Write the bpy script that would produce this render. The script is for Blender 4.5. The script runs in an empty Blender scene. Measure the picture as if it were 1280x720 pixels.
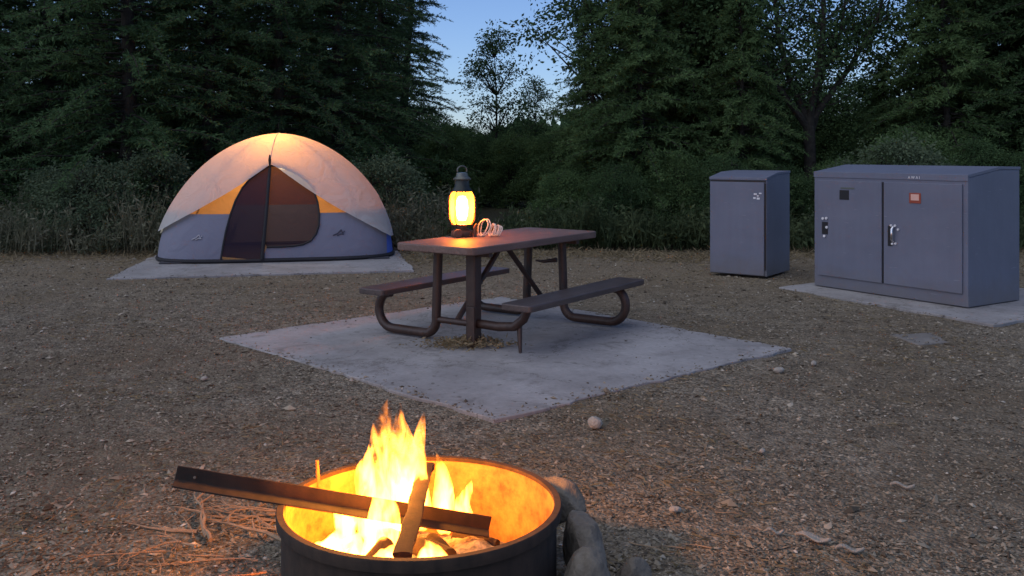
import bpy, bmesh, math, random
import numpy as np
from mathutils import Vector, Matrix, noise as mnoise

random.seed(7)
S = bpy.context.scene
COL = S.collection
F, H, HY = 1180.0, 1.46, 190.0          # focal length (px of a 1280 frame), eye height, horizon row
R = math.radians


def at(px, py, z=0.0):
    """ground (or plane z) point seen at a pixel of the 1280x720 photo"""
    d = F * (H - z) / (py - HY)
    return Vector(((px - 640) / F * d, d, z))


# ------------------------------------------------------------------ materials
def new_mat(name):
    m = bpy.data.materials.new(name)
    m.use_nodes = True
    nt = m.node_tree
    nt.nodes.clear()
    return m, nt


class N:
    def __init__(self, nt):
        self.nt = nt

    def __call__(self, typ, ins=None, **kw):
        n = self.nt.nodes.new(typ)
        for k, v in kw.items():
            setattr(n, k, v)
        for k, v in (ins or {}).items():
            sock = n.inputs[k]
            if isinstance(v, bpy.types.NodeSocket):
                self.nt.links.new(v, sock)
            else:
                sock.default_value = v
        return n

    def ramp(self, fac, stops, interp='LINEAR'):
        n = self.nt.nodes.new('ShaderNodeValToRGB')
        n.color_ramp.interpolation = interp
        e = n.color_ramp.elements
        while len(e) < len(stops):
            e.new(0.5)
        for i, (p, c) in enumerate(stops):
            e[i].position = p
            e[i].color = (c[0], c[1], c[2], 1) if len(c) == 3 else c
        self.nt.links.new(fac, n.inputs[0])
        return n.outputs[0]

    def math(self, op, a, b=0.0, clamp=False):
        n = self.nt.nodes.new('ShaderNodeMath')
        n.operation = op
        n.use_clamp = clamp
        for i, v in enumerate((a, b)):
            if isinstance(v, bpy.types.NodeSocket):
                self.nt.links.new(v, n.inputs[i])
            else:
                n.inputs[i].default_value = v
        return n.outputs[0]

    def mix(self, fac, a, b, blend='MIX'):
        n = self.nt.nodes.new('ShaderNodeMix')
        n.data_type = 'RGBA'
        n.blend_type = blend
        for idx, v in ((0, fac), (6, a), (7, b)):
            if isinstance(v, bpy.types.NodeSocket):
                self.nt.links.new(v, n.inputs[idx])
            elif idx == 0:
                n.inputs[0].default_value = v
            else:
                n.inputs[idx].default_value = (v[0], v[1], v[2], 1)
        return n.outputs[2]

    def out(self, surf=None, vol=None):
        o = self.nt.nodes.new('ShaderNodeOutputMaterial')
        if surf is not None:
            self.nt.links.new(surf, o.inputs['Surface'])
        if vol is not None:
            self.nt.links.new(vol, o.inputs['Volume'])


def rgb(*c):
    return (c[0], c[1], c[2], 1)


def mat_simple(name, col, col2=None, scale=8, rough=0.7, metal=0.0, bump=0.0, bscale=60, coords='Object', spec=0.4, detail=6):
    m, nt = new_mat(name)
    n = N(nt)
    tc = n('ShaderNodeTexCoord').outputs[coords]
    base = n('ShaderNodeTexNoise', {'Vector': tc, 'Scale': scale, 'Detail': detail, 'Roughness': 0.65}).outputs[0]
    col2 = col2 or tuple(c * 0.75 for c in col)
    c = n.ramp(base, [(0.32, col), (0.68, col2)])
    b = n('ShaderNodeBsdfPrincipled', {'Base Color': c, 'Roughness': rough, 'Metallic': metal, 'Specular IOR Level': spec})
    if bump:
        bn = n('ShaderNodeTexNoise', {'Vector': tc, 'Scale': bscale, 'Detail': 5}).outputs[0]
        bp = n('ShaderNodeBump', {'Height': bn, 'Strength': bump, 'Distance': 0.02}).outputs[0]
        nt.links.new(bp, b.inputs['Normal'])
    n.out(b.outputs[0])
    return m


def mat_emit(name, col, strength):
    m, nt = new_mat(name)
    n = N(nt)
    n.out(n('ShaderNodeEmission', {'Color': rgb(*col), 'Strength': strength}).outputs[0])
    return m


def mat_foliage(name, a, b, scale=1.2):
    m, nt = new_mat(name)
    n = N(nt)
    tc = n('ShaderNodeTexCoord').outputs['Object']
    f = n('ShaderNodeTexNoise', {'Vector': tc, 'Scale': scale, 'Detail': 3}).outputs[0]
    f2 = n('ShaderNodeTexNoise', {'Vector': tc, 'Scale': 22.0, 'Detail': 2}).outputs[0]
    f = n.math('ADD', n.math('MULTIPLY', f, 0.6), n.math('MULTIPLY', f2, 0.4))
    c = n.ramp(f, [(0.36, a), (0.64, b)])
    d = n('ShaderNodeBsdfDiffuse', {'Color': c}).outputs[0]
    t = n('ShaderNodeBsdfTranslucent', {'Color': c}).outputs[0]
    n.out(n('ShaderNodeMixShader', {0: 0.3, 1: d, 2: t}).outputs[0])
    return m


def mat_ground():
    m, nt = new_mat('gravel_ground')
    n = N(nt)
    tc = n('ShaderNodeTexCoord').outputs['Object']
    v1 = n('ShaderNodeTexVoronoi', {'Vector': tc, 'Scale': 75.0})
    v2 = n('ShaderNodeTexVoronoi', {'Vector': tc, 'Scale': 28.0})
    g1 = n('ShaderNodeSeparateColor', {0: v1.outputs['Color']}).outputs[0]
    g2 = n('ShaderNodeSeparateColor', {0: v2.outputs['Color']}).outputs[1]
    cell = n.math('ADD', n.math('MULTIPLY', g1, 0.6), n.math('MULTIPLY', g2, 0.4))
    c = n.ramp(cell, [(0.1, (0.075, 0.062, 0.044)), (0.45, (0.16, 0.136, 0.10)), (0.75, (0.235, 0.204, 0.155)), (0.97, (0.34, 0.30, 0.235))])
    big = n('ShaderNodeTexNoise', {'Vector': tc, 'Scale': 0.55, 'Detail': 5, 'Roughness': 0.6}).outputs[0]
    c = n.mix(n.ramp(big, [(0.42, (0, 0, 0)), (0.62, (0.85, 0.85, 0.85))]), c, (0.135, 0.106, 0.070))
    mid = n('ShaderNodeTexNoise', {'Vector': tc, 'Scale': 5.0, 'Detail': 6, 'Roughness': 0.7}).outputs[0]
    c = n.mix(1.0, c, n.ramp(mid, [(0.3, (0.62, 0.62, 0.62)), (0.7, (1.3, 1.28, 1.24))]), 'MULTIPLY')
    # straw-coloured needles towards the trees, then forest floor
    y = n('ShaderNodeSeparateXYZ', {0: tc}).outputs[1]
    edge = n.math('ADD', y, n.math('MULTIPLY', n.math('SUBTRACT', mid, 0.5), 3.0))
    c = n.mix(n('ShaderNodeMapRange', {0: edge, 1: 8.0, 2: 11.5, 3: 0.0, 4: 0.5}).outputs[0], c, (0.21, 0.165, 0.105))
    c = n.mix(n('ShaderNodeMapRange', {0: edge, 1: 13.4, 2: 14.6, 3: 0.0, 4: 0.9}).outputs[0], c, (0.04, 0.042, 0.024))
    h = n.math('ADD', n.math('MULTIPLY', v1.outputs['Distance'], -0.5), n.math('MULTIPLY', v2.outputs['Distance'], -0.8))
    h = n.math('ADD', h, n.math('MULTIPLY', mid, 1.2))
    bp = n('ShaderNodeBump', {'Height': h, 'Strength': 1.0, 'Distance': 0.02}).outputs[0]
    n.out(n('ShaderNodeBsdfPrincipled', {'Base Color': c, 'Roughness': 0.92, 'Specular IOR Level': 0.2, 'Normal': bp}).outputs[0])
    return m


def mat_vcol(name, rough=0.9):
    m, nt = new_mat(name)
    n = N(nt)
    c = n('ShaderNodeAttribute', attribute_name='tone').outputs['Color']
    n.out(n('ShaderNodeBsdfPrincipled', {'Base Color': c, 'Roughness': rough, 'Specular IOR Level': 0.25}).outputs[0])
    return m


def mat_concrete(name='concrete', lo=(0.21, 0.20, 0.195), hi=(0.33, 0.32, 0.315)):
    m, nt = new_mat(name)
    n = N(nt)
    tc = n('ShaderNodeTexCoord').outputs['Object']
    a = n('ShaderNodeTexNoise', {'Vector': tc, 'Scale': 1.3, 'Detail': 8, 'Roughness': 0.62}).outputs[0]
    b = n('ShaderNodeTexNoise', {'Vector': tc, 'Scale': 30.0, 'Detail': 6, 'Roughness': 0.7}).outputs[0]
    c = n.ramp(a, [(0.3, lo), (0.62, hi)])
    c = n.mix(0.5, c, n.ramp(b, [(0.3, (0.6, 0.6, 0.6)), (0.65, (1.05, 1.05, 1.05))]), 'MULTIPLY')
    st = n('ShaderNodeTexNoise', {'Vector': tc, 'Scale': 3.2, 'Detail': 9, 'Roughness': 0.75, 'Distortion': 0.6}).outputs[0]
    c = n.mix(n.ramp(st, [(0.54, (0, 0, 0)), (0.66, (0.6, 0.6, 0.6))]), c, (0.11, 0.10, 0.09))
    fl = n('ShaderNodeTexNoise', {'Vector': tc, 'Scale': 14.0, 'Detail': 4}).outputs[0]
    c = n.mix(n.ramp(fl, [(0.67, (0, 0, 0)), (0.70, (0.7, 0.7, 0.7))]), c, (0.09, 0.08, 0.065))
    cw = n('ShaderNodeTexNoise', {'Vector': tc, 'Scale': 2.2, 'Detail': 6, 'Roughness': 0.7})
    cv = n('ShaderNodeVectorMath', {0: tc, 1: cw.outputs['Color']}, operation='ADD').outputs[0]
    cr = n('ShaderNodeTexVoronoi', {'Vector': cv, 'Scale': 0.75}, feature='DISTANCE_TO_EDGE').outputs['Distance']
    c = n.mix(n.ramp(cr, [(0.0, (0.75, 0.75, 0.75)), (0.010, (0, 0, 0))]), c, (0.10, 0.09, 0.075))
    bp = n('ShaderNodeBump', {'Height': b, 'Strength': 0.35, 'Distance': 0.006}).outputs[0]
    n.out(n('ShaderNodeBsdfPrincipled', {'Base Color': c, 'Roughness': 0.85, 'Specular IOR Level': 0.3, 'Normal': bp}).outputs[0])
    return m


def mat_wood(name, a, b, axis=0, scale=30, rough=0.6, plank=0.0):
    m, nt = new_mat(name)
    n = N(nt)
    tc = n('ShaderNodeTexCoord').outputs['Object']
    sc = [1.0, 1.0, 1.0]
    sc[axis] = 0.06
    mp = n('ShaderNodeMapping', {'Vector': tc, 'Scale': sc}).outputs[0]
    f = n('ShaderNodeTexNoise', {'Vector': mp, 'Scale': scale, 'Detail': 6, 'Roughness': 0.7}).outputs[0]
    g = n('ShaderNodeTexNoise', {'Vector': tc, 'Scale': 5.0, 'Detail': 5}).outputs[0]
    c = n.ramp(f, [(0.3, a), (0.7, b)])
    c = n.mix(0.6, c, n.ramp(g, [(0.3, (0.6, 0.6, 0.6)), (0.7, (1.15, 1.15, 1.15))]), 'MULTIPLY')
    bp = n('ShaderNodeBump', {'Height': f, 'Strength': 0.4, 'Distance': 0.006}).outputs[0]
    n.out(n('ShaderNodeBsdfPrincipled', {'Base Color': c, 'Roughness': rough, 'Normal': bp}).outputs[0])
    return m


def mat_fabric(name, col, trans, tcol=None, wrinkle=0.25):
    m, nt = new_mat(name)
    n = N(nt)
    tc = n('ShaderNodeTexCoord').outputs['Object']
    w = n('ShaderNodeTexNoise', {'Vector': tc, 'Scale': 3.0, 'Detail': 4, 'Distortion': 1.2}).outputs[0]
    bp = n('ShaderNodeBump', {'Height': w, 'Strength': wrinkle, 'Distance': 0.12}).outputs[0]
    d = n('ShaderNodeBsdfDiffuse', {'Color': rgb(*col), 'Normal': bp}).outputs[0]
    t = n('ShaderNodeBsdfTranslucent', {'Color': rgb(*(tcol or col)), 'Normal': bp}).outputs[0]
    s = n('ShaderNodeMixShader', {0: trans, 1: d, 2: t}).outputs[0]
    n.out(s)
    return m


def mat_tent_body():
    m, nt = new_mat('tent_fabric')
    n = N(nt)
    tc = n('ShaderNodeTexCoord').outputs['Object']
    xyz = n('ShaderNodeSeparateXYZ', {0: tc})
    w = n('ShaderNodeTexNoise', {'Vector': tc, 'Scale': 3.0, 'Detail': 4, 'Distortion': 1.2}).outputs[0]
    bp = n('ShaderNodeBump', {'Height': w, 'Strength': 0.2, 'Distance': 0.12}).outputs[0]
    hi = n.math('GREATER_THAN', xyz.outputs[2], 0.63)
    c = n.mix(n.math('GREATER_THAN', xyz.outputs[0], 1.46), (0.19, 0.195, 0.25), (0.08, 0.15, 0.48))
    c = n.mix(n.math('LESS_THAN', xyz.outputs[2], 0.055), c, (0.035, 0.035, 0.04))
    c = n.mix(hi, c, (0.34, 0.15, 0.055))
    d = n('ShaderNodeBsdfDiffuse', {'Color': c, 'Normal': bp}).outputs[0]
    t = n('ShaderNodeBsdfTranslucent', {'Color': n.mix(hi, (0.16, 0.15, 0.17), (0.90, 0.50, 0.18)), 'Normal': bp}).outputs[0]
    fac = n.math('ADD', n.math('MULTIPLY', hi, 0.42), 0.02)
    n.out(n('ShaderNodeMixShader', {0: fac, 1: d, 2: t}).outputs[0])
    return m


def mat_netting(name, col, opacity):
    m, nt = new_mat(name)
    n = N(nt)
    d = n('ShaderNodeBsdfDiffuse', {'Color': rgb(*col)}).outputs[0]
    t = n('ShaderNodeBsdfTransparent').outputs[0]
    n.out(n('ShaderNodeMixShader', {0: opacity, 1: t, 2: d}).outputs[0])
    return m


def mat_locker():
    m, nt = new_mat('painted_steel')
    n = N(nt)
    tc = n('ShaderNodeTexCoord').outputs['Object']
    a = n('ShaderNodeTexNoise', {'Vector': tc, 'Scale': 1.6, 'Detail': 8, 'Roughness': 0.6}).outputs[0]
    mp = n('ShaderNodeMapping', {'Vector': tc, 'Scale': (14, 14, 1.2)}).outputs[0]
    st = n('ShaderNodeTexNoise', {'Vector': mp, 'Scale': 1.5, 'Detail': 5}).outputs[0]
    c = n.ramp(a, [(0.3, (0.112, 0.125, 0.172)), (0.7, (0.140, 0.154, 0.206))])
    c = n.mix(0.16, c, n.ramp(st, [(0.3, (0.75, 0.75, 0.75)), (0.7, (1.1, 1.1, 1.1))]), 'MULTIPLY')
    bn = n('ShaderNodeTexNoise', {'Vector': tc, 'Scale': 3.5, 'Detail': 3}).outputs[0]
    bp = n('ShaderNodeBump', {'Height': bn, 'Strength': 0.12, 'Distance': 0.05}).outputs[0]
    z = n('ShaderNodeSeparateXYZ', {0: tc}).outputs[2]
    dirt = n('ShaderNodeTexNoise', {'Vector': tc, 'Scale': 7.0, 'Detail': 8, 'Roughness': 0.75}).outputs[0]
    low = n.math('SUBTRACT', n('ShaderNodeMapRange', {0: z, 1: 0.02, 2: 0.35, 3: 1.0, 4: 0.35}).outputs[0], n.math('MULTIPLY', dirt, 0.9), True)
    c = n.mix(n.math('MULTIPLY', low, 0.8), c, (0.13, 0.11, 0.085))
    sc_ = n('ShaderNodeMapping', {'Vector': tc, 'Scale': (3, 3, 40), 'Rotation': (0.3, 0.5, 0.2)}).outputs[0]
    scr = n('ShaderNodeTexNoise', {'Vector': sc_, 'Scale': 2.0, 'Detail': 3}).outputs[0]
    c = n.mix(n.ramp(scr, [(0.70, (0, 0, 0)), (0.73, (0.5, 0.5, 0.5))]), c, (0.27, 0.28, 0.32))
    n.out(n('ShaderNodeBsdfPrincipled', {'Base Color': c, 'Roughness': 0.5, 'Specular IOR Level': 0.35, 'Normal': bp}).outputs[0])
    return m


def mat_rust(name, dark, light, rough=0.75, metal=0.2, spots=9, streak=0.35):
    m, nt = new_mat(name)
    n = N(nt)
    tc = n('ShaderNodeTexCoord').outputs['Object']
    a = n('ShaderNodeTexNoise', {'Vector': tc, 'Scale': spots, 'Detail': 9, 'Roughness': 0.72}).outputs[0]
    mp = n('ShaderNodeMapping', {'Vector': tc, 'Scale': (30, 30, 2.5)}).outputs[0]
    st = n('ShaderNodeTexNoise', {'Vector': mp, 'Scale': 1.0, 'Detail': 6}).outputs[0]
    f = n.math('ADD', n.math('MULTIPLY', a, 1 - streak), n.math('MULTIPLY', st, streak))
    c = n.ramp(f, [(0.36, dark), (0.62, light)])
    bp = n('ShaderNodeBump', {'Height': a, 'Strength': 0.5, 'Distance': 0.006}).outputs[0]
    n.out(n('ShaderNodeBsdfPrincipled', {'Base Color': c, 'Roughness': rough, 'Metallic': metal, 'Normal': bp}).outputs[0])
    return m


def mat_flame():
    m, nt = new_mat('flame')
    n = N(nt)
    tc = n('ShaderNodeTexCoord').outputs['Object']
    mp = n('ShaderNodeMapping', {'Vector': tc, 'Scale': (22, 22, 7.5)}).outputs[0]
    f = n('ShaderNodeTexNoise', {'Vector': mp, 'Scale': 1.0, 'Detail': 5, 'Roughness': 0.6, 'Distortion': 1.4}).outputs[0]
    z = n('ShaderNodeSeparateXYZ', {0: tc}).outputs[2]
    cool = n('ShaderNodeMapRange', {0: z, 1: 0.06, 2: 0.46, 3: 1.0, 4: 0.07}).outputs[0]
    f = n.math('SUBTRACT', f, n.math('MULTIPLY', z, 0.30))
    k = n('ShaderNodeMapRange', {0: f, 1: 0.35, 2: 0.58, 3: 0.012, 4: 1.0}).outputs[0]
    e = n('ShaderNodeEmission', {'Color': rgb(1.0, 0.26, 0.030), 'Strength': n.math('MULTIPLY', n.math('MULTIPLY', k, cool), 560.0)}).outputs[0]
    ab = n('ShaderNodeVolumeAbsorption', {'Color': rgb(0.25, 0.12, 0.05), 'Density': 7.0}).outputs[0]
    n.out(None, n('ShaderNodeAddShader', {0: e, 1: ab}).outputs[0])
    return m


def mat_ash():
    m, nt = new_mat('ash')
    n = N(nt)
    tc = n('ShaderNodeTexCoord').outputs['Object']
    a = n('ShaderNodeTexNoise', {'Vector': tc, 'Scale': 18, 'Detail': 7, 'Roughness': 0.7}).outputs[0]
    c = n.ramp(a, [(0.35, (0.02, 0.018, 0.016)), (0.65, (0.24, 0.22, 0.20))])
    v = n('ShaderNodeTexVoronoi', {'Vector': tc, 'Scale': 26.0}).outputs['Distance']
    g = n('ShaderNodeTexNoise', {'Vector': tc, 'Scale': 9, 'Detail': 3}).outputs[0]
    xy = n('ShaderNodeVectorMath', {0: tc, 1: (-0.06, -0.06, 0)}, operation='DISTANCE').outputs['Value']
    heart = n('ShaderNodeMapRange', {0: xy, 1: 0.08, 2: 0.30, 3: 1.0, 4: 0.0}).outputs[0]
    k = n.math('MULTIPLY', n.math('MULTIPLY', n.math('GREATER_THAN', g, 0.5), heart), n.math('SUBTRACT', 0.9, v, True))
    b = n('ShaderNodeBsdfPrincipled', {'Base Color': c, 'Roughness': 0.95, 'Emission Color': rgb(1, 0.22, 0.03), 'Emission Strength': n.math('MULTIPLY', k, 9.0)})
    bp = n('ShaderNodeBump', {'Height': a, 'Strength': 0.8, 'Distance': 0.02}).outputs[0]
    nt.links.new(bp, b.inputs['Normal'])
    n.out(b.outputs[0])
    return m


M = {}
M['ground'] = mat_ground()
M['gravel'] = mat_vcol('gravel_stones')
M['concrete'] = mat_concrete()
M['concrete_old'] = mat_concrete('worn_concrete', (0.13, 0.12, 0.105), (0.21, 0.195, 0.175))
M['table_wood'] = mat_wood('coated_plank', (0.085, 0.056, 0.045), (0.175, 0.115, 0.095), axis=0, scale=40, rough=0.55)
M['seat_wood'] = mat_wood('seat_plank', (0.045, 0.034, 0.032), (0.09, 0.066, 0.06), axis=0, scale=40, rough=0.42)
M['pipe'] = mat_rust('brown_pipe', (0.022, 0.011, 0.008), (0.05, 0.026, 0.018), rough=0.5, metal=0.0, spots=14)
M['fly'] = mat_fabric('fly_fabric', (0.62, 0.60, 0.61), 0.50, (0.95, 0.86, 0.62), 0.5)
M['tent'] = mat_tent_body()
M['net'] = mat_netting('netting', (0.03, 0.022, 0.035), 0.80)
M['net_flap'] = mat_netting('flap_netting', (0.026, 0.020, 0.034), 0.93)
M['black_fabric'] = mat_simple('black_fabric', (0.02, 0.02, 0.024), rough=0.8)
M['groundsheet'] = mat_simple('groundsheet', (0.05, 0.05, 0.06), rough=0.7)
M['logo_pale'] = mat_simple('logo_pale', (0.42, 0.41, 0.45))
M['logo_dark'] = mat_simple('logo_dark', (0.06, 0.06, 0.09))
M['locker'] = mat_locker()
M['black_plastic'] = mat_simple('black_plastic', (0.012, 0.012, 0.015), rough=0.45)
M['chrome'] = mat_simple('chrome', (0.7, 0.7, 0.72), rough=0.25, metal=1.0)
M['white_paint'] = mat_simple('white_paint', (0.75, 0.75, 0.77), rough=0.6)
M['red_label'] = mat_simple('red_label', (0.30, 0.06, 0.03), rough=0.5)
M['pink_label'] = mat_simple('pink_label', (0.72, 0.42, 0.34), rough=0.5)
M['rust_in'] = mat_rust('rusted_steel', (0.13, 0.060, 0.018), (0.40, 0.215, 0.058), spots=11, streak=0.12, metal=0.0)
M['rust_rim'] = mat_rust('burnt_rim', (0.014, 0.009, 0.006), (0.050, 0.029, 0.018), metal=0.0, rough=0.9)
M['iron'] = mat_rust('angle_iron', (0.012, 0.009, 0.008), (0.035, 0.024, 0.018), metal=0.3)
M['char'] = mat_rust('charred_wood', (0.005, 0.004, 0.0035), (0.022, 0.012, 0.007), metal=0.0, rough=0.95, spots=22)
M['stone'] = mat_simple('grey_stone', (0.085, 0.07, 0.055), (0.23, 0.20, 0.16), scale=7, rough=0.9, bump=0.9, bscale=28)
M['pale_stone'] = mat_simple('pale_stone', (0.24, 0.22, 0.185), (0.40, 0.37, 0.32), scale=9, rough=0.9, bump=0.6)
M['bark'] = mat_simple('bark', (0.018, 0.015, 0.012), (0.045, 0.038, 0.03), scale=9, rough=0.95, bump=0.8, bscale=30)
M['twig'] = mat_simple('dry_twig', (0.20, 0.13, 0.08), (0.34, 0.24, 0.15), scale=20, rough=0.9)
M['rope'] = mat_simple('pale_wire', (0.62, 0.55, 0.46), (0.75, 0.68, 0.58), scale=30, rough=0.55)
M['lantern_metal'] = mat_simple('lantern_metal', (0.02, 0.026, 0.022), (0.03, 0.034, 0.03), rough=0.4, metal=0.3)
M['lantern_base'] = mat_simple('lantern_base', (0.16, 0.07, 0.045), (0.11, 0.05, 0.03), rough=0.4)
M['lantern_tin'] = mat_simple('lantern_tin', (0.14, 0.15, 0.135), rough=0.35, metal=0.5)
M['mantle'] = mat_emit('mantle', (1.0, 0.36, 0.06), 190.0)
M['flame'] = mat_flame()
M['ash'] = mat_ash()
M['conifer'] = mat_foliage('conifer_needles', (0.042, 0.080, 0.034), (0.112, 0.180, 0.080))
M['conifer_dark'] = mat_foliage('dark_needles', (0.034, 0.064, 0.030), (0.088, 0.146, 0.070))
M['broadleaf'] = mat_foliage('broad_leaves', (0.054, 0.096, 0.038), (0.135, 0.205, 0.082))
M['broadleaf_dark'] = mat_foliage('dark_leaves', (0.036, 0.066, 0.029), (0.090, 0.145, 0.063))
M['pale_leaf'] = mat_foliage('pale_leaves', (0.06, 0.09, 0.05), (0.15, 0.19, 0.115))
M['weed'] = mat_foliage('weed_stalks', (0.06, 0.075, 0.045), (0.23, 0.22, 0.15), scale=2.5)
M['undergrowth'] = mat_foliage('undergrowth', (0.028, 0.045, 0.022), (0.095, 0.12, 0.06), scale=2.0)
M['straw'] = mat_foliage('straw', (0.16, 0.13, 0.075), (0.30, 0.24, 0.15), scale=3)


# ------------------------------------------------------------------ object helpers
def tag(o, label=None, cat=None, group=None, kind=None):
    if label: o['label'] = label
    if cat: o['category'] = cat
    if group: o['group'] = group
    if kind: o['kind'] = kind
    return o


def empty(name, loc=(0, 0, 0), rz=0.0, label=None, cat=None, group=None):
    o = bpy.data.objects.new(name, None)
    COL.objects.link(o)
    o.location = loc
    o.rotation_euler = (0, 0, rz)
    o.empty_display_size = 0.1
    return tag(o, label, cat, group)


def link_mesh(name, me, mat, parent=None):
    o = bpy.data.objects.new(name, me)
    COL.objects.link(o)
    if mat is not None:
        me.materials.append(mat)
    if parent is not None:
        o.parent = parent
    return o


def copy_tree(o, parent=None):
    c = o.copy()
    COL.objects.link(c)
    c.parent = parent
    for ch in list(o.children):
        copy_tree(ch, c)
    return c


class MB:
    def __init__(self):
        self.v, self.f = [], []

    def add(self, vs, fs):
        b = len(self.v)
        self.v += [Vector(p) for p in vs]
        self.f += [tuple(i + b for i in f) for f in fs]
        return self

    def box(self, c, s, rot=None):
        vs = []
        for z in (-1, 1):
            for y in (-1, 1):
                for x in (-1, 1):
                    p = Vector((x * s[0] / 2, y * s[1] / 2, z * s[2] / 2))
                    if rot is not None:
                        p = rot @ p
                    vs.append(p + Vector(c))
        return self.add(vs, [(0, 2, 3, 1), (4, 5, 7, 6), (0, 1, 5, 4), (2, 6, 7, 3), (0, 4, 6, 2), (1, 3, 7, 5)])

    def tube(self, pts, rad, n=10, cap=True, closed=False):
        pts = [Vector(p) for p in pts]
        m = len(pts)
        if not hasattr(rad, '__len__'):
            rad = [rad] * m
        b = len(self.v)
        prev = None
        for i, p in enumerate(pts):
            if closed:
                t = pts[(i + 1) % m] - pts[i - 1]
            else:
                t = pts[min(i + 1, m - 1)] - pts[max(i - 1, 0)]
            if t.length < 1e-9:
                t = Vector((0, 0, 1))
            t.normalize()
            if prev is None:
                up = Vector((0, 0, 1)) if abs(t.z) < 0.9 else Vector((1, 0, 0))
                x = t.cross(up).normalized()
            else:
                x = (prev - t * prev.dot(t)).normalized()
            prev = x
            y = t.cross(x)
            for k in range(n):
                a = 2 * math.pi * k / n
                self.v.append(p + (x * math.cos(a) + y * math.sin(a)) * rad[i])
        rng = m if closed else m - 1
        for i in range(rng):
            for k in range(n):
                j = (i + 1) % m
                k2 = (k + 1) % n
                self.f.append((b + i * n + k, b + i * n + k2, b + j * n + k2, b + j * n + k))
        if cap and not closed:
            self.f.append(tuple(b + k for k in range(n))[::-1])
            self.f.append(tuple(b + (m - 1) * n + k for k in range(n)))
        return self

    def lathe(self, prof, c=(0, 0, 0), n=32):
        c = Vector(c)
        b = len(self.v)
        m = len(prof)
        for r, z in prof:
            for k in range(n):
                a = 2 * math.pi * k / n
                self.v.append(c + Vector((r * math.cos(a), r * math.sin(a), z)))
        for i in range(m - 1):
            for k in range(n):
                k2 = (k + 1) % n
                self.f.append((b + i * n + k, b + i * n + k2, b + (i + 1) * n + k2, b + (i + 1) * n + k))
        return self

    def prism(self, poly, h0, h1, plane='xy'):
        """closed prism from a 2D polygon (ccw)"""
        def P(a, b_, h):
            return {'xy': (a, b_, h), 'xz': (a, h, b_), 'yz': (h, a, b_)}[plane]
        n = len(poly)
        vs = [P(a, b_, h0) for a, b_ in poly] + [P(a, b_, h1) for a, b_ in poly]
        fs = [tuple(range(n))[::-1], tuple(range(n, 2 * n))]
        fs += [(i, (i + 1) % n, n + (i + 1) % n, n + i) for i in range(n)]
        return self.add(vs, fs)

    def build(self, name, mat, parent=None, smooth=False, bevel=0.0, loc=None, segs=2):
        me = bpy.data.meshes.new(name)
        me.from_pydata([tuple(p) for p in self.v], [], self.f)
        bm = bmesh.new()
        bm.from_mesh(me)
        bmesh.ops.recalc_face_normals(bm, faces=bm.faces)
        bm.to_mesh(me)
        bm.free()
        if smooth:
            me.shade_smooth()
            me.set_sharp_from_angle(angle=R(42))
        o = link_mesh(name, me, mat, parent)
        if loc is not None:
            o.location = loc
        if bevel:
            md = o.modifiers.new('bevel', 'BEVEL')
            md.width = bevel
            md.segments = segs
            md.limit_method = 'ANGLE'
        return o


def quads_mesh(name, V, mat, parent=None, tone=None, k=4):
    """V: (n,k,3) array of polygons"""
    n = V.shape[0]
    me = bpy.data.meshes.new(name)
    me.vertices.add(n * k)
    me.vertices.foreach_set('co', V.reshape(-1).astype(np.float32))
    me.loops.add(n * k)
    me.loops.foreach_set('vertex_index', np.arange(n * k, dtype=np.int32))
    me.polygons.add(n)
    me.polygons.foreach_set('loop_start', np.arange(0, n * k, k, dtype=np.int32))
    me.update(calc_edges=True)
    return link_mesh(name, me, mat, parent)


def unit(a):
    return a / np.maximum(np.linalg.norm(a, axis=-1, keepdims=True), 1e-9)


def leaves(P, D, L, W, rng):
    """kite-shaped leaves: base P, axis D (unit), length L, width W"""
    n = len(P)
    S_ = unit(np.cross(D, unit(rng.normal(size=(n, 3)))))
    L = np.broadcast_to(L, n)[:, None]
    W = np.broadcast_to(W, n)[:, None]
    mid = P + D * L * 0.45
    return np.stack([P, mid + S_ * W / 2, P + D * L, mid - S_ * W / 2], axis=1)


# ------------------------------------------------------------------ world, camera, light
w = bpy.data.worlds.new('World')
S.world = w
w.use_nodes = True
wn = w.node_tree
wn.nodes.clear()
n = N(wn)
SUN_EL, SUN_ROT = R(55.0), R(238)
sky = n('ShaderNodeTexSky', sky_type='NISHITA', sun_disc=False, sun_elevation=SUN_EL, sun_rotation=SUN_ROT,
        altitude=300.0, air_density=1.0, dust_density=0.5, ozone_density=3.0)
dusk = n.mix(1.0, sky.outputs[0], (0.84, 0.95, 1.22), 'MULTIPLY')
bg = n('ShaderNodeBackground', {'Color': dusk, 'Strength': 0.084})
o_ = n('ShaderNodeOutputWorld')
wn.links.new(bg.outputs[0], o_.inputs['Surface'])

sun = bpy.data.lights.new('sun', 'SUN')
sun.energy = 1.1
sun.angle = R(100)
sun.color = (1.0, 0.92, 0.74)
so = bpy.data.objects.new('sun', sun)
COL.objects.link(so)
# the sun stands at azimuth SUN_ROT (clockwise from +Y seen from above) and elevation SUN_EL
sd = Vector((math.sin(SUN_ROT) * math.cos(SUN_EL), math.cos(SUN_ROT) * math.cos(SUN_EL), math.sin(SUN_EL)))
so.rotation_euler = sd.to_track_quat('Z', 'Y').to_euler()

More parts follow.
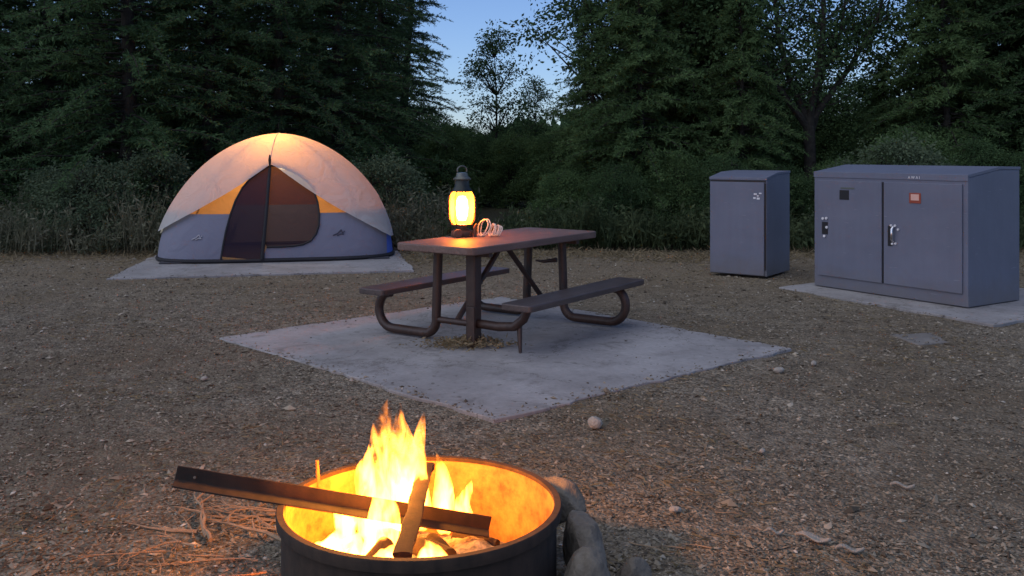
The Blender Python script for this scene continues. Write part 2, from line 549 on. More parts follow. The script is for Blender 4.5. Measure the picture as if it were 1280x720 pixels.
cam = bpy.data.cameras.new('camera')
cam.sensor_width = 36
cam.lens = 36 * F / 1280
cam.shift_y = -(360 - HY) / 1280
cam.clip_end = 2000
co = bpy.data.objects.new('camera', cam)
COL.objects.link(co)
co.location = (0, 0, H)
co.rotation_euler = (R(90), 0, 0)
S.camera = co
S.view_settings.view_transform = 'Standard'
S.view_settings.look = 'None'
S.view_settings.exposure = 0.45
S.view_settings.gamma = 1.0
S.cycles.use_denoising = True
S.cycles.max_bounces = 8
S.cycles.transparent_max_bounces = 12
S.cycles.sample_clamp_indirect = 6.0

# ------------------------------------------------------------------ ground
def gz(x, y):
    return 0.018 * mnoise.noise(Vector((x * 0.9, y * 0.9, 0.3))) + 0.006 * mnoise.noise(Vector((x * 4, y * 4, 2.0)))


xs = [-300, -150, -80, -45, -30] + [x * 0.25 for x in range(-80, 81)] + [30, 45, 80, 150, 300]
ys = [-150, -60, -25, -8] + [y * 0.25 for y in range(-6, 97)] + [30, 45, 80, 150, 400]
gv = [(x, y, gz(x, y)) for y in ys for x in xs]
nx = len(xs)
gf = [(j * nx + i, j * nx + i + 1, (j + 1) * nx + i + 1, (j + 1) * nx + i) for j in range(len(ys) - 1) for i in range(nx - 1)]
me = bpy.data.meshes.new('ground')
me.from_pydata(gv, [], gf)
me.shade_smooth()
tag(link_mesh('ground', me, M['ground']), kind='structure')


def slab(name, corners, top, label, cat, mat='concrete'):
    """thin concrete slab with a slightly broken edge"""
    poly = []
    m = len(corners)
    rng = random.Random(len(name) + int(top * 1000))
    for i in range(m):
        a, b = Vector(corners[i]).to_2d(), Vector(corners[(i + 1) % m]).to_2d()
        steps = max(3, int((b - a).length / 0.09))
        nrm = Vector((-(b - a).y, (b - a).x)).normalized()
        for k in range(steps):
            p = a.lerp(b, k / steps)
            wob = (0.035 * mnoise.noise(Vector((p.x * 2.3, p.y * 2.3, 5))) + 0.02 * mnoise.noise(Vector((p.x * 9, p.y * 9, 5))) + rng.uniform(-0.012, 0.012)) if k else 0
            p = p + nrm * wob
            poly.append((p.x, p.y))
    area = sum(poly[i][0] * poly[(i + 1) % len(poly)][1] - poly[(i + 1) % len(poly)][0] * poly[i][1] for i in range(len(poly)))
    if area < 0:
        poly.reverse()
    c = sum((Vector(p) for p in poly), Vector((0, 0))) / len(poly)
    poly = [(x - c.x, y - c.y) for x, y in poly]
    o = MB().prism(poly, -0.08, top).build(name, M[mat], bevel=0.006, loc=(c.x, c.y, 0))
    return tag(o, label, cat)


# picnic pad
PADS = []
pad = [Vector((-2.28, 7.35)), Vector((-0.10, 5.10)), Vector((2.06, 6.95)), Vector((-0.10, 9.45))]
PADS.append(pad)
slab('concrete_pad', pad, 0.016, 'large pale concrete slab under the picnic table', 'slab')
# tent pad
tp = [Vector((-4.62, 10.75)), Vector((-1.20, 11.55)), Vector((-1.95, 15.2)), Vector((-5.2, 14.6))]
PADS.append(tp)
slab('concrete_pad', tp, 0.018, 'pale concrete slab under the lit dome tent', 'slab')
# locker pad
lp = [Vector((2.84, 10.05)), Vector((4.02, 7.88)), Vector((5.95, 9.05)), Vector((4.6, 11.4))]
PADS.append(lp)
slab('concrete_pad', lp, 0.022, 'pale concrete slab under the wide two-door locker', 'slab')
q = [at(1112, 419), at(1148, 432), at(1188, 430), at(1165, 417)]
PADS.append([v.to_2d() for v in q])
slab('concrete_patch', q, 0.010, 'small flat patch of bare concrete showing through the gravel', 'concrete patch', 'concrete_old')


def inside(poly, x, y):
    r = False
    j = len(poly) - 1
    for i in range(len(poly)):
        if ((poly[i].y > y) != (poly[j].y > y)) and x < (poly[j].x - poly[i].x) * (y - poly[i].y) / (poly[j].y - poly[i].y) + poly[i].x:
            r = not r
        j = i
    return r


# loose gravel: one uncountable mass
RC = Vector((-0.30, 3.10))          # fire ring centre


def scatter_gravel():
    rng = np.random.default_rng(5)
    N0 = 120000
    y = 2.7 + (13.6 - 2.7) * rng.random(N0) ** 1.9
    x = (rng.random(N0) * 2 - 1) * (y * 0.60 + 0.4)
    keep = np.ones(N0, bool)
    onpad = np.zeros(N0, bool)
    for p in PADS:
        px_ = np.array([v.x for v in p]); py_ = np.array([v.y for v in p])
        ins = np.zeros(N0, bool)
        j = len(p) - 1
        for i in range(len(p)):
            c = ((py_[i] > y) != (py_[j] > y)) & (x < (px_[j] - px_[i]) * (y - py_[i]) / (py_[j] - py_[i] + 1e-12) + px_[i])
            ins ^= c
            j = i
        dist = np.full(N0, 9.0)
        for i in range(len(p)):
            ax_, ay_, bx_, by_ = px_[i - 1], py_[i - 1], px_[i], py_[i]
            tt = np.clip(((x - ax_) * (bx_ - ax_) + (y - ay_) * (by_ - ay_)) / ((bx_ - ax_) ** 2 + (by_ - ay_) ** 2), 0, 1)
            dist = np.minimum(dist, np.hypot(x - ax_ - tt * (bx_ - ax_), y - ay_ - tt * (by_ - ay_)))
        spill = dist < 0.15 * rng.random(N0) ** 2.2
        keep &= ~ins | spill | (rng.random(N0) < 0.003)
        onpad |= ins
    keep &= np.hypot(x - RC.x, y - RC.y) > 0.44
    x, y, onpad = x[keep], y[keep], onpad[keep]
    n_ = len(x)
    size = np.exp(rng.normal(math.log(0.0052), 0.42, n_)) * (0.85 + y * 0.045)
    base = np.array([(1, 0, 0), (-1, 0, 0), (0, 1, 0), (0, -1, 0), (0, 0, 1), (0, 0, -1)], float)
    faces = np.array([(0, 2, 4), (2, 1, 4), (1, 3, 4), (3, 0, 4), (2, 0, 5), (1, 2, 5), (3, 1, 5), (0, 3, 5)])
    V = base[None] * (1 + rng.normal(0, 0.22, (n_, 6, 1)))
    V = V * np.stack([rng.uniform(0.8, 1.9, n_), rng.uniform(0.55, 1.0, n_), rng.uniform(0.35, 0.7, n_)], 1)[:, None]
    a = rng.random(n_) * 6.283
    ca, sa = np.cos(a)[:, None], np.sin(a)[:, None]
    V = np.stack([V[..., 0] * ca - V[..., 1] * sa, V[..., 0] * sa + V[..., 1] * ca, V[..., 2] + V[..., 0] * rng.normal(0, 0.25, (n_, 1))], -1)
    V *= size[:, None, None]
    z = np.where(onpad, 0.017, np.array([gz(a_, b_) for a_, b_ in zip(x, y)]))
    V += np.stack([x, y, z + size * 0.2], 1)[:, None]
    tri = V[:, faces].reshape(-1, 3, 3)
    o = quads_mesh('gravel', tri, M['gravel'], k=3)
    t = rng.random(n_)
    pal = np.array([(0.075, 0.060, 0.042), (0.150, 0.126, 0.092), (0.22, 0.19, 0.142), (0.30, 0.265, 0.205), (0.42, 0.39, 0.33)])
    idx = np.searchsorted([0.22, 0.60, 0.90, 0.992], t)
    colr = pal[idx] * rng.uniform(0.8, 1.2, (n_, 1))
    ca_ = o.data.color_attributes.new('tone', 'FLOAT_COLOR', 'POINT')
    full = np.ones((n_ * 24, 4), np.float32)
    full[:, :3] = np.repeat(colr, 24, axis=0)
    ca_.data.foreach_set('color', full.reshape(-1))
    tag(o, 'loose brown and grey gravel spread over the campsite ground', 'gravel', kind='stuff')


scatter_gravel()


# ------------------------------------------------------------------ stones
def rock(name, c, s, rz, seed, mat, label, cat='stone', group=None, flat=0.0, sub=4):
    bm = bmesh.new()
    bmesh.ops.create_icosphere(bm, subdivisions=sub, radius=1.0)
    off = Vector((seed * 3.7, seed * 1.3, seed))
    for v in bm.verts:
        p = v.co.normalized()
        d = 1 + 0.16 * mnoise.noise(p * 1.1 + off) + 0.10 * mnoise.noise(p * 2.7 + off) + 0.035 * mnoise.noise(p * 6 + off) + 0.02 * mnoise.noise(p * 14 + off)
        q_ = p * d
        for k in range(5):          # a few broken facets
            nv = Vector((mnoise.noise(off + Vector((k, 0, 0))), mnoise.noise(off + Vector((0, k + 3.3, 0))), mnoise.noise(off + Vector((0, 0, k + 7.7))))).normalized()
            e = q_.dot(nv) - 0.74
            if e > 0:
                q_ -= nv * e * 0.85
        v.co = Vector((q_.x * s[0], q_.y * s[1], q_.z * s[2]))
    me = bpy.data.meshes.new(name)
    bm.to_mesh(me)
    bm.free()
    me.shade_smooth()
    o = link_mesh(name, me, mat)
    o.location = c
    o.rotation_euler = (0.1 * math.sin(seed), 0.12 * math.cos(seed * 2), rz)
    return tag(o, label, cat, group)


rock('stone', (0.165, 3.41, 0.20), (0.12, 0.062, 0.09), -0.75, 1, M['stone'], 'long grey stone leaning on the back right of the fire ring')
rock('stone', (0.240, 3.13, 0.13), (0.070, 0.155, 0.145), 0.12, 2, M['stone'], 'tall smooth grey stone pressed against the right of the fire ring')
rock('stone', (0.225, 2.90, 0.10), (0.08, 0.10, 0.14), 0.2, 13, M['stone'], 'brownish stone lit orange between the tall grey stone and the ring')
rock('stone', (0.235, 2.74, 0.04), (0.13, 0.11, 0.15), 1.2, 4, M['stone'], 'broad brown stone in the front right corner of the stone heap')
rock('stone', (0.33, 2.90, 0.05), (0.065, 0.07, 0.09), 0.5, 5, M['stone'], 'dark grey stone low in the heap beside the ring')
rock('stone', (0.405, 3.10, 0.04), (0.065, 0.055, 0.085), 0.2, 6, M['stone'], 'small pale grey stone standing apart on the right of the heap')
rock('pebble', at(974, 465, 0.01) + Vector((0, 0, 0.012)), (0.042, 0.03, 0.022), 0.4, 7, M['pale_stone'], 'pale egg shaped pebble on gravel right of the big slab', 'pebble', sub=2)
rock('pebble', at(1017, 456, 0.01) + Vector((0, 0, 0.012)), (0.026, 0.02, 0.016), 1.1, 8, M['pale_stone'], 'tiny pale pebble beyond the egg shaped one', 'pebble', sub=2)
rock('pebble', at(744, 533, 0.01) + Vector((0, 0, 0.02)), (0.045, 0.035, 0.035), 0.2, 9, M['pale_stone'], 'white pebble on gravel behind the fire ring', 'pebble', sub=2)
rock('pebble', at(953, 566, 0.01) + Vector((0, 0, 0.01)), (0.018, 0.015, 0.014), 0.9, 10, M['pale_stone'], 'small white pebble halfway between fire and right frame edge', 'pebble', sub=2)
rock('pebble', at(255, 475, 0.01) + Vector((0, 0, 0.01)), (0.026, 0.02, 0.016), 0.9, 11, M['pale_stone'], 'small white pebble on the open gravel left of the slab', 'pebble', sub=2)
rock('pebble', at(844, 640, 0.01) + Vector((0, 0, 0.012)), (0.032, 0.018, 0.014), 0.3, 12, M['pale_stone'], 'flat pinkish pebble on gravel right of the stone heap', 'pebble', sub=2)


# curled pale bark flakes in the right foreground
def flake(px, py, ln, wd, rz, label):
    mb = MB()
    nu, nv = 12, 4
    vs = []
    for i in range(nu + 1):
        t = i / nu
        wdt = wd * math.sin(math.pi * (0.08 + 0.84 * t)) * (1 + 0.3 * mnoise.noise(Vector((t * 5, px, 0))))
        for j in range(nv + 1):
            s = j / nv * 2 - 1
            vs.append(((t - 0.5) * ln, s * wdt + 0.12 * wd * math.sin(t * 4), 0.006 + 0.012 * s * s + 0.008 * math.sin(t * 7)))
    fs = [(i * (nv + 1) + j, (i + 1) * (nv + 1) + j, (i + 1) * (nv + 1) + j + 1, i * (nv + 1) + j + 1) for i in range(nu) for j in range(nv)]
    o = mb.add(vs, fs).build('bark_flake', M['pale_stone'], smooth=True)
    md = o.modifiers.new('thick', 'SOLIDIFY')
    md.thickness = 0.004
    p = at(px, py)
    o.location = (p.x, p.y, gz(p.x, p.y) + 0.008)
    o.rotation_euler = (0, 0, rz)
    tag(o, label, 'bark flake')


flake(1016, 682, 0.13, 0.022, -0.5, 'longest curled pale bark flake on the right foreground gravel')
flake(1062, 696, 0.10, 0.014, -0.2, 'narrow pale bark flake just right of the longest flake')
flake(968, 674, 0.07, 0.012, -0.1, 'short pale bark flake just left of the longest flake')
flake(1128, 612, 0.10, 0.012, -0.3, 'thin grey bark flake lying farther off in the right gravel')

# ------------------------------------------------------------------ fire ring
ring = empty('fire_ring', (RC.x, RC.y, 0), 0, 'round rusted steel fire ring with flames inside', 'fire ring')
RO, RI, RZ = 0.446, 0.440, 0.314
# wall with its small ragged thickness


def ring_wall(r):
    """wall with low air slots on the far left side"""
    na_, zs = 120, [-0.05, 0.045, 0.125, RZ - 0.012]
    vs_ = [(r * math.cos(2 * math.pi * k / na_), r * math.sin(2 * math.pi * k / na_), z) for z in zs for k in range(na_)]
    fs_ = []
    for i in range(3):
        for k in range(na_):
            deg = 360 * (k + 0.5) / na_
            if i == 1 and any(a <= deg <= b for a, b in ((172, 190),)):
                continue
            fs_.append((i * na_ + k, i * na_ + (k + 1) % na_, (i + 1) * na_ + (k + 1) % na_, (i + 1) * na_ + k))
    return MB().add(vs_, fs_)


ring_wall(RO).build('wall', M['rust_rim'], ring, smooth=True)
ring_wall(RI).build('lining', M['rust_in'], ring, smooth=True)
mb = MB().lathe([(RI - 0.001, RZ - 0.012), (RI - 0.001, RZ + 0.002), (RO + 0.014, RZ + 0.002), (RO + 0.017, RZ - 0.003), (RO + 0.015, RZ - 0.034), (RO + 0.010, RZ - 0.034), (RO + 0.010, RZ - 0.012), (RI - 0.001, RZ - 0.012)], n=96)
mb.build('rim', M['rust_rim'], ring, smooth=True)
ang = R(-68)
mb = MB().tube([(RO * math.cos(ang) * 1.004, RO * math.sin(ang) * 1.004, z) for z in (-0.05, 0.1, 0.25)], 0.006, 8)
mb.build('weld_seam', M['rust_rim'], ring)
mb = MB().tube([((RO - 0.005) * math.cos(R(150)), (RO - 0.005) * math.sin(R(150)), RZ - 0.03), ((RO + 0.0) * math.cos(R(150)), (RO + 0.0) * math.sin(R(150)), RZ + 0.06)], [0.009, 0.006], 8)
mb.build('grate_pin', M['rust_in'], ring)

# ash bed
vs, fs = [], []
nr, na = 14, 56
for i in range(nr + 1):
    r = 0.438 * i / nr
    for k in range(na):
        a = 2 * math.pi * k / na
        x, y = r * math.cos(a), r * math.sin(a)
        z = 0.03 + 0.105 * max(0, 1 - (r / 0.40) ** 2) + 0.035 * mnoise.noise(Vector((x * 9, y * 9, 1))) + 0.015 * mnoise.noise(Vector((x * 25, y * 25, 4)))
        z += 0.05 * math.exp(-((x - 0.20) ** 2 + (y - 0.06) ** 2) / 0.012)
        vs.append((x, y, z))
for i in range(nr):
    for k in range(na):
        k2 = (k + 1) % na
        fs.append((i * na + k, i * na + k2, (i + 1) * na + k2, (i + 1) * na + k))
o = MB().add(vs, fs).build('ash_bed', M['ash'], smooth=True, loc=(RC.x, RC.y, 0))
tag(o, 'bed of grey ash and glowing embers filling the fire ring', 'ash', kind='stuff')


def log(name, pts, rad, seed, label, cat='log', mat=None, n_=14, flat=1.0):
    """a rough log along a few points"""
    mb = MB()
    P = [Vector(p) for p in pts]
    Q = []
    for i in range(len(P) - 1):
        for k in range(6):
            Q.append(P[i].lerp(P[i + 1], k / 6))
    Q.append(P[-1])
    b = Q[0].copy()
    mb.tube([q_ - b for q_ in Q], rad, n_)
    for i, v in enumerate(mb.v):
        j = min(len(Q) - 1, i // n_)
        cpt = Q[j] - b
        d = v - cpt
        d = Vector((d.x, d.y, d.z * flat))
        if flat < 1:      # squared-off board section
            d.x = math.copysign(min(abs(d.x), rad * 0.86), d.x)
        mb.v[i] = cpt + d * (1 + 0.28 * mnoise.noise(v * 16 + Vector((seed, 0, 0))) + 0.12 * mnoise.noise(v * 45 + Vector((0, seed, 0))))
    o = mb.build(name, mat or M['char'], smooth=True, loc=b)
    return tag(o, label, cat)


log('charred_board', [(-0.316, 2.715, 0.30), (-0.309, 2.98, 0.318), (-0.309, 3.24, 0.324), (-0.309, 3.41, 0.330)], 0.031, 3, 'dark charred board pointing at the camera across the iron bar', 'board', flat=0.38)
log('charred_log', [(-0.52, 2.80, 0.14), (-0.40, 3.02, 0.20)], 0.03, 5, 'short charred log end at the front left inside the ring')
log('charred_log', [(-0.16, 3.02, 0.12), (-0.27, 3.18, 0.16)], 0.024, 6, 'charred log end glowing among the embers at the front right')
log('charred_log', [(-0.46, 3.26, 0.13), (-0.20, 3.02, 0.16)], 0.035, 8, 'half burnt log lying under the tall flames')
log('charred_log', [(-0.05, 3.20, 0.12), (-0.20, 3.26, 0.13)], 0.026, 9, 'small burnt chunk on the ash towards the right wall')

# angle iron bar laid across the rim
A_, E_ = Vector((-1.080, 3.035, 0.427)), Vector((-0.075, 3.214, 0.194))
ax = (E_ - A_).normalized()
side = ax.cross(Vector((0, 0, 1))).normalized()
upv = side.cross(ax).normalized()
L_ = (E_ - A_).length
rotm = Matrix((ax, side, upv)).transposed()
# L profile turned like a roof edge: one flange upright at the back, one lying towards the camera
prof = [(0.0, 0.026), (0.005, 0.026), (0.005, -0.018), (0.034, -0.030), (0.034, -0.036), (0.0, -0.026)]
mb = MB()
segs = 14
vs, fs = [], []
for i in range(segs + 1):
    t = i / segs
    for (s_, u_) in prof:
        vs.append(A_ * 0 + ax * (t * L_) + side * s_ + upv * (u_ + 0.002 * mnoise.noise(Vector((t * 9, s_ * 50, 0)))))
m_ = len(prof)
for i in range(segs):
    for k in range(m_):
        k2 = (k + 1) % m_
        fs.append((i * m_ + k, i * m_ + k2, (i + 1) * m_ + k2, (i + 1) * m_ + k))
fs += [tuple(range(m_))[::-1], tuple(segs * m_ + k for k in range(m_))]
o = mb.add(vs, fs).build('angle_iron', M['iron'], bevel=0.0015, loc=A_)
tag(o, 'long dark angle iron bar resting on the fire ring rim', 'iron bar')
bolt = MB().tube([ax * 0.06 + side * 0.0055, ax * 0.06 + side * 0.011], 0.0045, 10).build('bolt', M['chrome'], o)


# flames: closed hot-gas bodies (volume emission)
fl = empty('campfire_flames', (RC.x - 0.07, RC.y, 0.12), 0, 'tall yellow orange flames rising from the fire ring', 'flames')


def tongue(x, y, z0, h, r, lx, ly, seed, flat=1.0, parent=fl):
    """one flame tongue: teardrop with a wandering spine, drawn out to a point"""
    nu, nv = 30, 16
    vs, fs = [], []
    rng = random.Random(seed)
    ph = rng.uniform(0, 6)
    for i in range(nu + 1):
        t = i / nu
        rr = r * (max(0.0, (t + 0.05)) ** 0.5) * ((1 - t) ** 0.95) * 1.95
        if i == nu:
            rr = 0.0005
        cx = x + lx * t ** 1.4 + 0.30 * r * math.sin(ph + t * 6.0) * t
        cy = y + ly * t + 0.25 * r * math.cos(ph * 1.7 + t * 5.0) * t
        cz = z0 + h * t
        for k in range(nv):
            a = 2 * math.pi * k / nv
            w_ = 1 + 0.55 * mnoise.noise(Vector((math.cos(a) * 1.3 + seed * 2.1, math.sin(a) * 1.3, t * 3.2)))
            vs.append((cx + rr * w_ * math.cos(a), cy + rr * w_ * math.sin(a) * flat, cz + rr * 0.5 * mnoise.noise(Vector((a, t * 8, seed)))))
    for i in range(nu):
        for k in range(nv):
            k2 = (k + 1) % nv
            fs.append((i * nv + k, i * nv + k2, (i + 1) * nv + k2, (i + 1) * nv + k))
    fs += [tuple(range(nv))[::-1], tuple(nu * nv + k for k in range(nv))]
    MB().add(vs, fs).build('flame', M['flame'], parent, smooth=True)


# x,y relative to flames' empty, z0 above ash
tongue(-0.055, 0.15, -0.02, 0.51, 0.085, -0.015, 0.03, 1)
tongue(-0.005, 0.17, 0.00, 0.46, 0.070, 0.00, 0.03, 2)
tongue(-0.115, 0.13, 0.02, 0.32, 0.060, -0.01, 0.0, 3)
tongue(0.045, 0.16, 0.04, 0.40, 0.055, 0.005, 0.02, 4)
tongue(-0.055, -0.04, -0.04, 0.34, 0.075, -0.01, 0.0, 5)
tongue(0.140, 0.15, 0.03, 0.27, 0.045, -0.02, 0.02, 6)
tongue(0.200, 0.13, 0.05, 0.17, 0.04, 0.02, 0.0, 7)
tongue(-0.14, -0.16, -0.05, 0.20, 0.115, 0.0, 0.0, 8)
tongue(-0.03, -0.20, -0.05, 0.20, 0.11, 0.02, 0.0, 9)
tongue(0.11, -0.17, -0.04, 0.18, 0.095, -0.01, 0.0, 10)
tongue(-0.22, -0.08, -0.05, 0.19, 0.10, 0.01, 0.0, 11)
tongue(-0.01, 0.18, 0.26, 0.22, 0.022, -0.015, 0.0, 12)
tongue(-0.08, 0.16, 0.26, 0.20, 0.022, 0.006, 0.0, 13)
tongue(-0.20, 0.14, 0.0, 0.17, 0.05, 0.0, 0.0, 14)

for lx_, ly_, lz_, e_ in ((-0.11, 0.09, 0.62, 46), (-0.11, 0.09, 0.34, 4), (-0.11, 0.12, 0.20, 10)):
    fire_light = bpy.data.lights.new('fire_light', 'POINT')
    fire_light.energy = e_
    fire_light.color = (1.0, 0.33, 0.03)
    fire_light.shadow_soft_size = 0.045
    flo = bpy.data.objects.new('fire_light', fire_light)
    COL.objects.link(flo)
    flo.location = (RC.x + lx_, RC.y + ly_, lz_)

# dry twigs and roots in a tangle by the ring
def twig(x, y, a, ln, seed, label, rad=0.004, z=0.012, branch=True):
    rng = random.Random(seed)
    p = Vector((x, y, gz(x, y) + z))
    pts = [p.copy()]
    d = a
    dz = 0.0
    nn = 9
    br = []
    for i in range(nn):
        d += rng.uniform(-0.32, 0.32) * (0.6 if rad > 0.006 else 1.0)
        dz = 0.7 * dz + rng.uniform(-0.10, 0.12)
        p = p + Vector((math.cos(d), math.sin(d), dz)) * ln / nn
        p.z = min(max(p.z, gz(p.x, p.y) + 0.006), 0.04 if rad > 0.006 else 0.12)
        pts.append(p.copy())
        if branch and i in (3, 5, 6) and rng.random() < 0.8:
            e = d + rng.choice((-1, 1)) * rng.uniform(0.5, 1.0)
            q0, qs = p.copy(), [p.copy()]
            for j in range(4):
                e += rng.uniform(-0.3, 0.3)
                q0 = q0 + Vector((math.cos(e), math.sin(e), rng.uniform(-0.1, 0.25))) * ln * 0.07
                q0.z = max(q0.z, gz(q0.x, q0.y) + 0.004)
                qs.append(q0.copy())
            br.append(qs)
    b = pts[0].copy()
    mb = MB().tube([q_ - b for q_ in pts], [rad * (1 - 0.75 * i / nn) for i in range(nn + 1)], 6)
    for qs in br:
        mb.tube([q_ - b for q_ in qs], [rad * 0.55, rad * 0.5, rad * 0.4, rad * 0.3, rad * 0.2], 5)
    tag(mb.build('dry_twig', M['twig'], smooth=True, loc=b), label, 'twig', 'dry twigs around the fire ring')


rng_ = random.Random(21)
for i in range(30):
    aa = R(rng_.uniform(128, 188))
    rr = rng_.uniform(0.50, 1.0)
    x, y = RC.x + rr * math.cos(aa), RC.y + rr * math.sin(aa) + 0.06
    twig(x, y, aa + rng_.uniform(-0.9, 0.9), rng_.uniform(0.16, 0.5), i, 'thin dry twig in the tangle left of the fire ring', rng_.choice((0.003, 0.004, 0.005, 0.009)), rng_.uniform(0.006, 0.04))
for i in range(12):
    aa = R(rng_.uniform(80, 126))
    rr = rng_.uniform(0.50, 0.75)
    x, y = RC.x + rr * math.cos(aa), RC.y + rr * math.sin(aa)
    twig(x, y, aa + rng_.uniform(-1.4, 1.4), rng_.uniform(0.12, 0.3), 50 + i, 'short dry twig on the gravel behind the fire ring', rng_.uniform(0.002, 0.004), rng_.uniform(0.006, 0.04))
for i in range(8):
    x, y = rng_.uniform(0.42, 0.95), rng_.uniform(3.2, 3.8)
    twig(x, y, rng_.uniform(0, 6), rng_.uniform(0.08, 0.2), 80 + i, 'short dry twig on the gravel right of the stone heap', rng_.uniform(0.0015, 0.003), 0.008)


# ------------------------------------------------------------------ picnic table
TA = R(55)
TC = Vector((-0.07, 7.65, 0.016))
tb = empty('picnic_table', TC, TA, 'dark brown picnic table with two attached bench seats', 'picnic table')
# local: x along the table, y across (negative y = towards the camera's right)


def rounded_rect(lx, ly, r, seg=6):
    pts = []
    for cx, cy, a0 in ((lx / 2 - r, ly / 2 - r, 0), (-lx / 2 + r, ly / 2 - r, 90), (-lx / 2 + r, -ly / 2 + r, 180), (lx / 2 - r, -ly / 2 + r, 270)):
        for k in range(seg + 1):
            a = R(a0 + 90 * k / seg)
            pts.append((cx + r * math.cos(a), cy + r * math.sin(a)))
    return pts


TT = 0.76
MB().prism(rounded_rect(1.8, 0.75, 0.07), TT - 0.055, TT).build('tabletop', M['table_wood'], tb, bevel=0.008)
for sgn in (1, -1):
    yo = 0.66 if sgn > 0 else -0.70
    o = MB().prism(rounded_rect(1.72, 0.26, 0.03), 0.335, 0.38).build('seat', M['seat_wood'], tb, bevel=0.007)
    o.location = (0.0 if sgn > 0 else 0.02, yo, 0)


def arc(cx, cz, r, a0, a1, n_=8):
    return [(cx + r * math.cos(R(a0 + (a1 - a0) * k / n_)), cz + r * math.sin(R(a0 + (a1 - a0) * k / n_))) for k in range(n_ + 1)]


def jleg(xe, sgn, rad=0.036):
    """leg that drops from the top, sweeps out along the ground and curls up under the seat"""
    prof_ = [(0.17, TT - 0.06), (0.18, 0.45), (0.19, 0.20)]
    prof_ += arc(0.30, 0.155, 0.11, 180, 270, 7)
    prof_ += [(0.45, 0.045), (0.60, 0.045)]
    prof_ += arc(0.64, 0.19, 0.145, -90, 60, 10)
    prof_ += [(0.66, 0.325)]
    pts = [(xe, sgn * s_, z_) for s_, z_ in prof_]
    return MB().tube(pts, rad, 12)


jleg(-0.62, 1).build('leg', M['pipe'], tb, smooth=True)
jleg(0.62, 1).build('leg', M['pipe'], tb, smooth=True)
jleg(0.62, -1).build('leg', M['pipe'], tb, smooth=True)
# near right leg: stout square post with a bracket plate and a raised seat arm
mb = MB().box((-0.62, -0.17, (TT - 0.06) / 2), (0.088, 0.088, TT - 0.06))
mb.build('leg', M['pipe'], tb, bevel=0.012)
MB().box((-0.685, -0.20, 0.15), (0.03, 0.07, 0.30)).build('bracket_plate', M['pipe'], tb, bevel=0.005)
arm = MB().tube([(-0.62, -0.17, 0.17), (-0.62, -0.40, 0.165), (-0.62, -0.54, 0.18), (-0.62, -0.62, 0.24), (-0.62, -0.66, 0.325)], 0.034, 12)
arm.build('seat_arm', M['pipe'], tb, smooth=True)
MB().tube([(-0.60, -0.57, 0.19), (-0.63, -0.60, 0.0)], [0.022, 0.012], 10).build('foot', M['pipe'], tb, smooth=True)
# inner posts and bars
for xe in (-0.62, 0.62):
    MB().box((xe, 0, TT - 0.075), (0.05, 0.66, 0.035)).build('top_bearer', M['pipe'], tb, bevel=0.004)
    MB().tube([(xe, -0.17, 0.16), (xe, 0.20, 0.16)], 0.024, 10).build('cross_bar', M['pipe'], tb, smooth=True)
MB().tube([(-0.02, 0.0, TT - 0.065), (-0.60, 0.0, 0.17)], 0.022, 10).build('brace', M['pipe'], tb, smooth=True)
MB().tube([(0.02, 0.0, TT - 0.065), (0.60, 0.0, 0.17)], 0.022, 10).build('brace', M['pipe'], tb, smooth=True)
MB().box((0, 0, TT - 0.066), (0.14, 0.10, 0.02)).build('brace_plate', M['pipe'], tb)
MB().tube([(0.62, -0.12, 0.52), (0.60, 0.0, 0.50), (0.60, 0.08, 0.505)], [0.02, 0.014, 0.008], 8).build('chain_hook', M['pipe'], tb, smooth=True)

# dead leaves heaped round the near leg
rng = np.random.default_rng(3)
nl = 900
base = Vector((-0.62, -0.17, 0))
ca_, sa_ = math.cos(TA), math.sin(TA)
wx = TC.x + base.x * ca_ - base.y * sa_
wy = TC.y + base.x * sa_ + base.y * ca_
P = np.stack([wx - 0.05 + rng.normal(0, 0.15, nl), wy - 0.02 + rng.normal(0, 0.09, nl), np.full(nl, 0.04)], 1)
P[:, 2] += 0.07 * np.exp(-((P[:, 0] - wx) ** 2 + (P[:, 1] - wy) ** 2) / 0.014) * rng.random(nl)
D = unit(rng.normal(size=(nl, 3)) * np.array([1, 1, 0.35]))
o = quads_mesh('dead_leaves', leaves(P, D, rng.uniform(0.02, 0.055, nl), rng.uniform(0.008, 0.022, nl), rng), M['straw'])
tag(o, 'dry brown leaves heaped around the near table leg', 'dead leaves', kind='stuff')

# ------------------------------------------------------------------ lantern on the table
TZ = TC.z + TT
lan = empty('lantern', (-0.405, 7.66, TZ), R(20), 'tall glowing camping lantern standing on the picnic table', 'lantern')
MB().lathe([(0.0, 0.0), (0.085, 0.0), (0.092, 0.012), (0.088, 0.045), (0.06, 0.06), (0.04, 0.066), (0.04, 0.085), (0.085, 0.092), (0.088, 0.10), (0.0, 0.10)], n=32).build('base', M['lantern_base'], lan, smooth=True)
MB().lathe([(0.070, 0.102), (0.088, 0.13), (0.098, 0.20), (0.098, 0.28), (0.092, 0.335), (0.078, 0.362)], n=36).build('globe', None, lan, smooth=True)
gm, nt = new_mat('lantern_glass')
nn_ = N(nt)
a_ = nn_('ShaderNodeBsdfTranslucent', {'Color': rgb(1.0, 0.46, 0.10)}).outputs[0]
b_ = nn_('ShaderNodeBsdfTransparent', {'Color': rgb(1.0, 0.68, 0.34)}).outputs[0]
nn_.out(nn_('ShaderNodeMixShader', {0: 0.6, 1: b_, 2: a_}).outputs[0])
[c_ for c_ in lan.children if c_.name.startswith('globe')][0].data.materials.append(gm)
MB().lathe([(0.0, 0.125), (0.03, 0.13), (0.045, 0.17), (0.05, 0.23), (0.045, 0.29), (0.028, 0.325), (0.0, 0.33)], n=24).build('mantle', M['mantle'], lan, smooth=True)
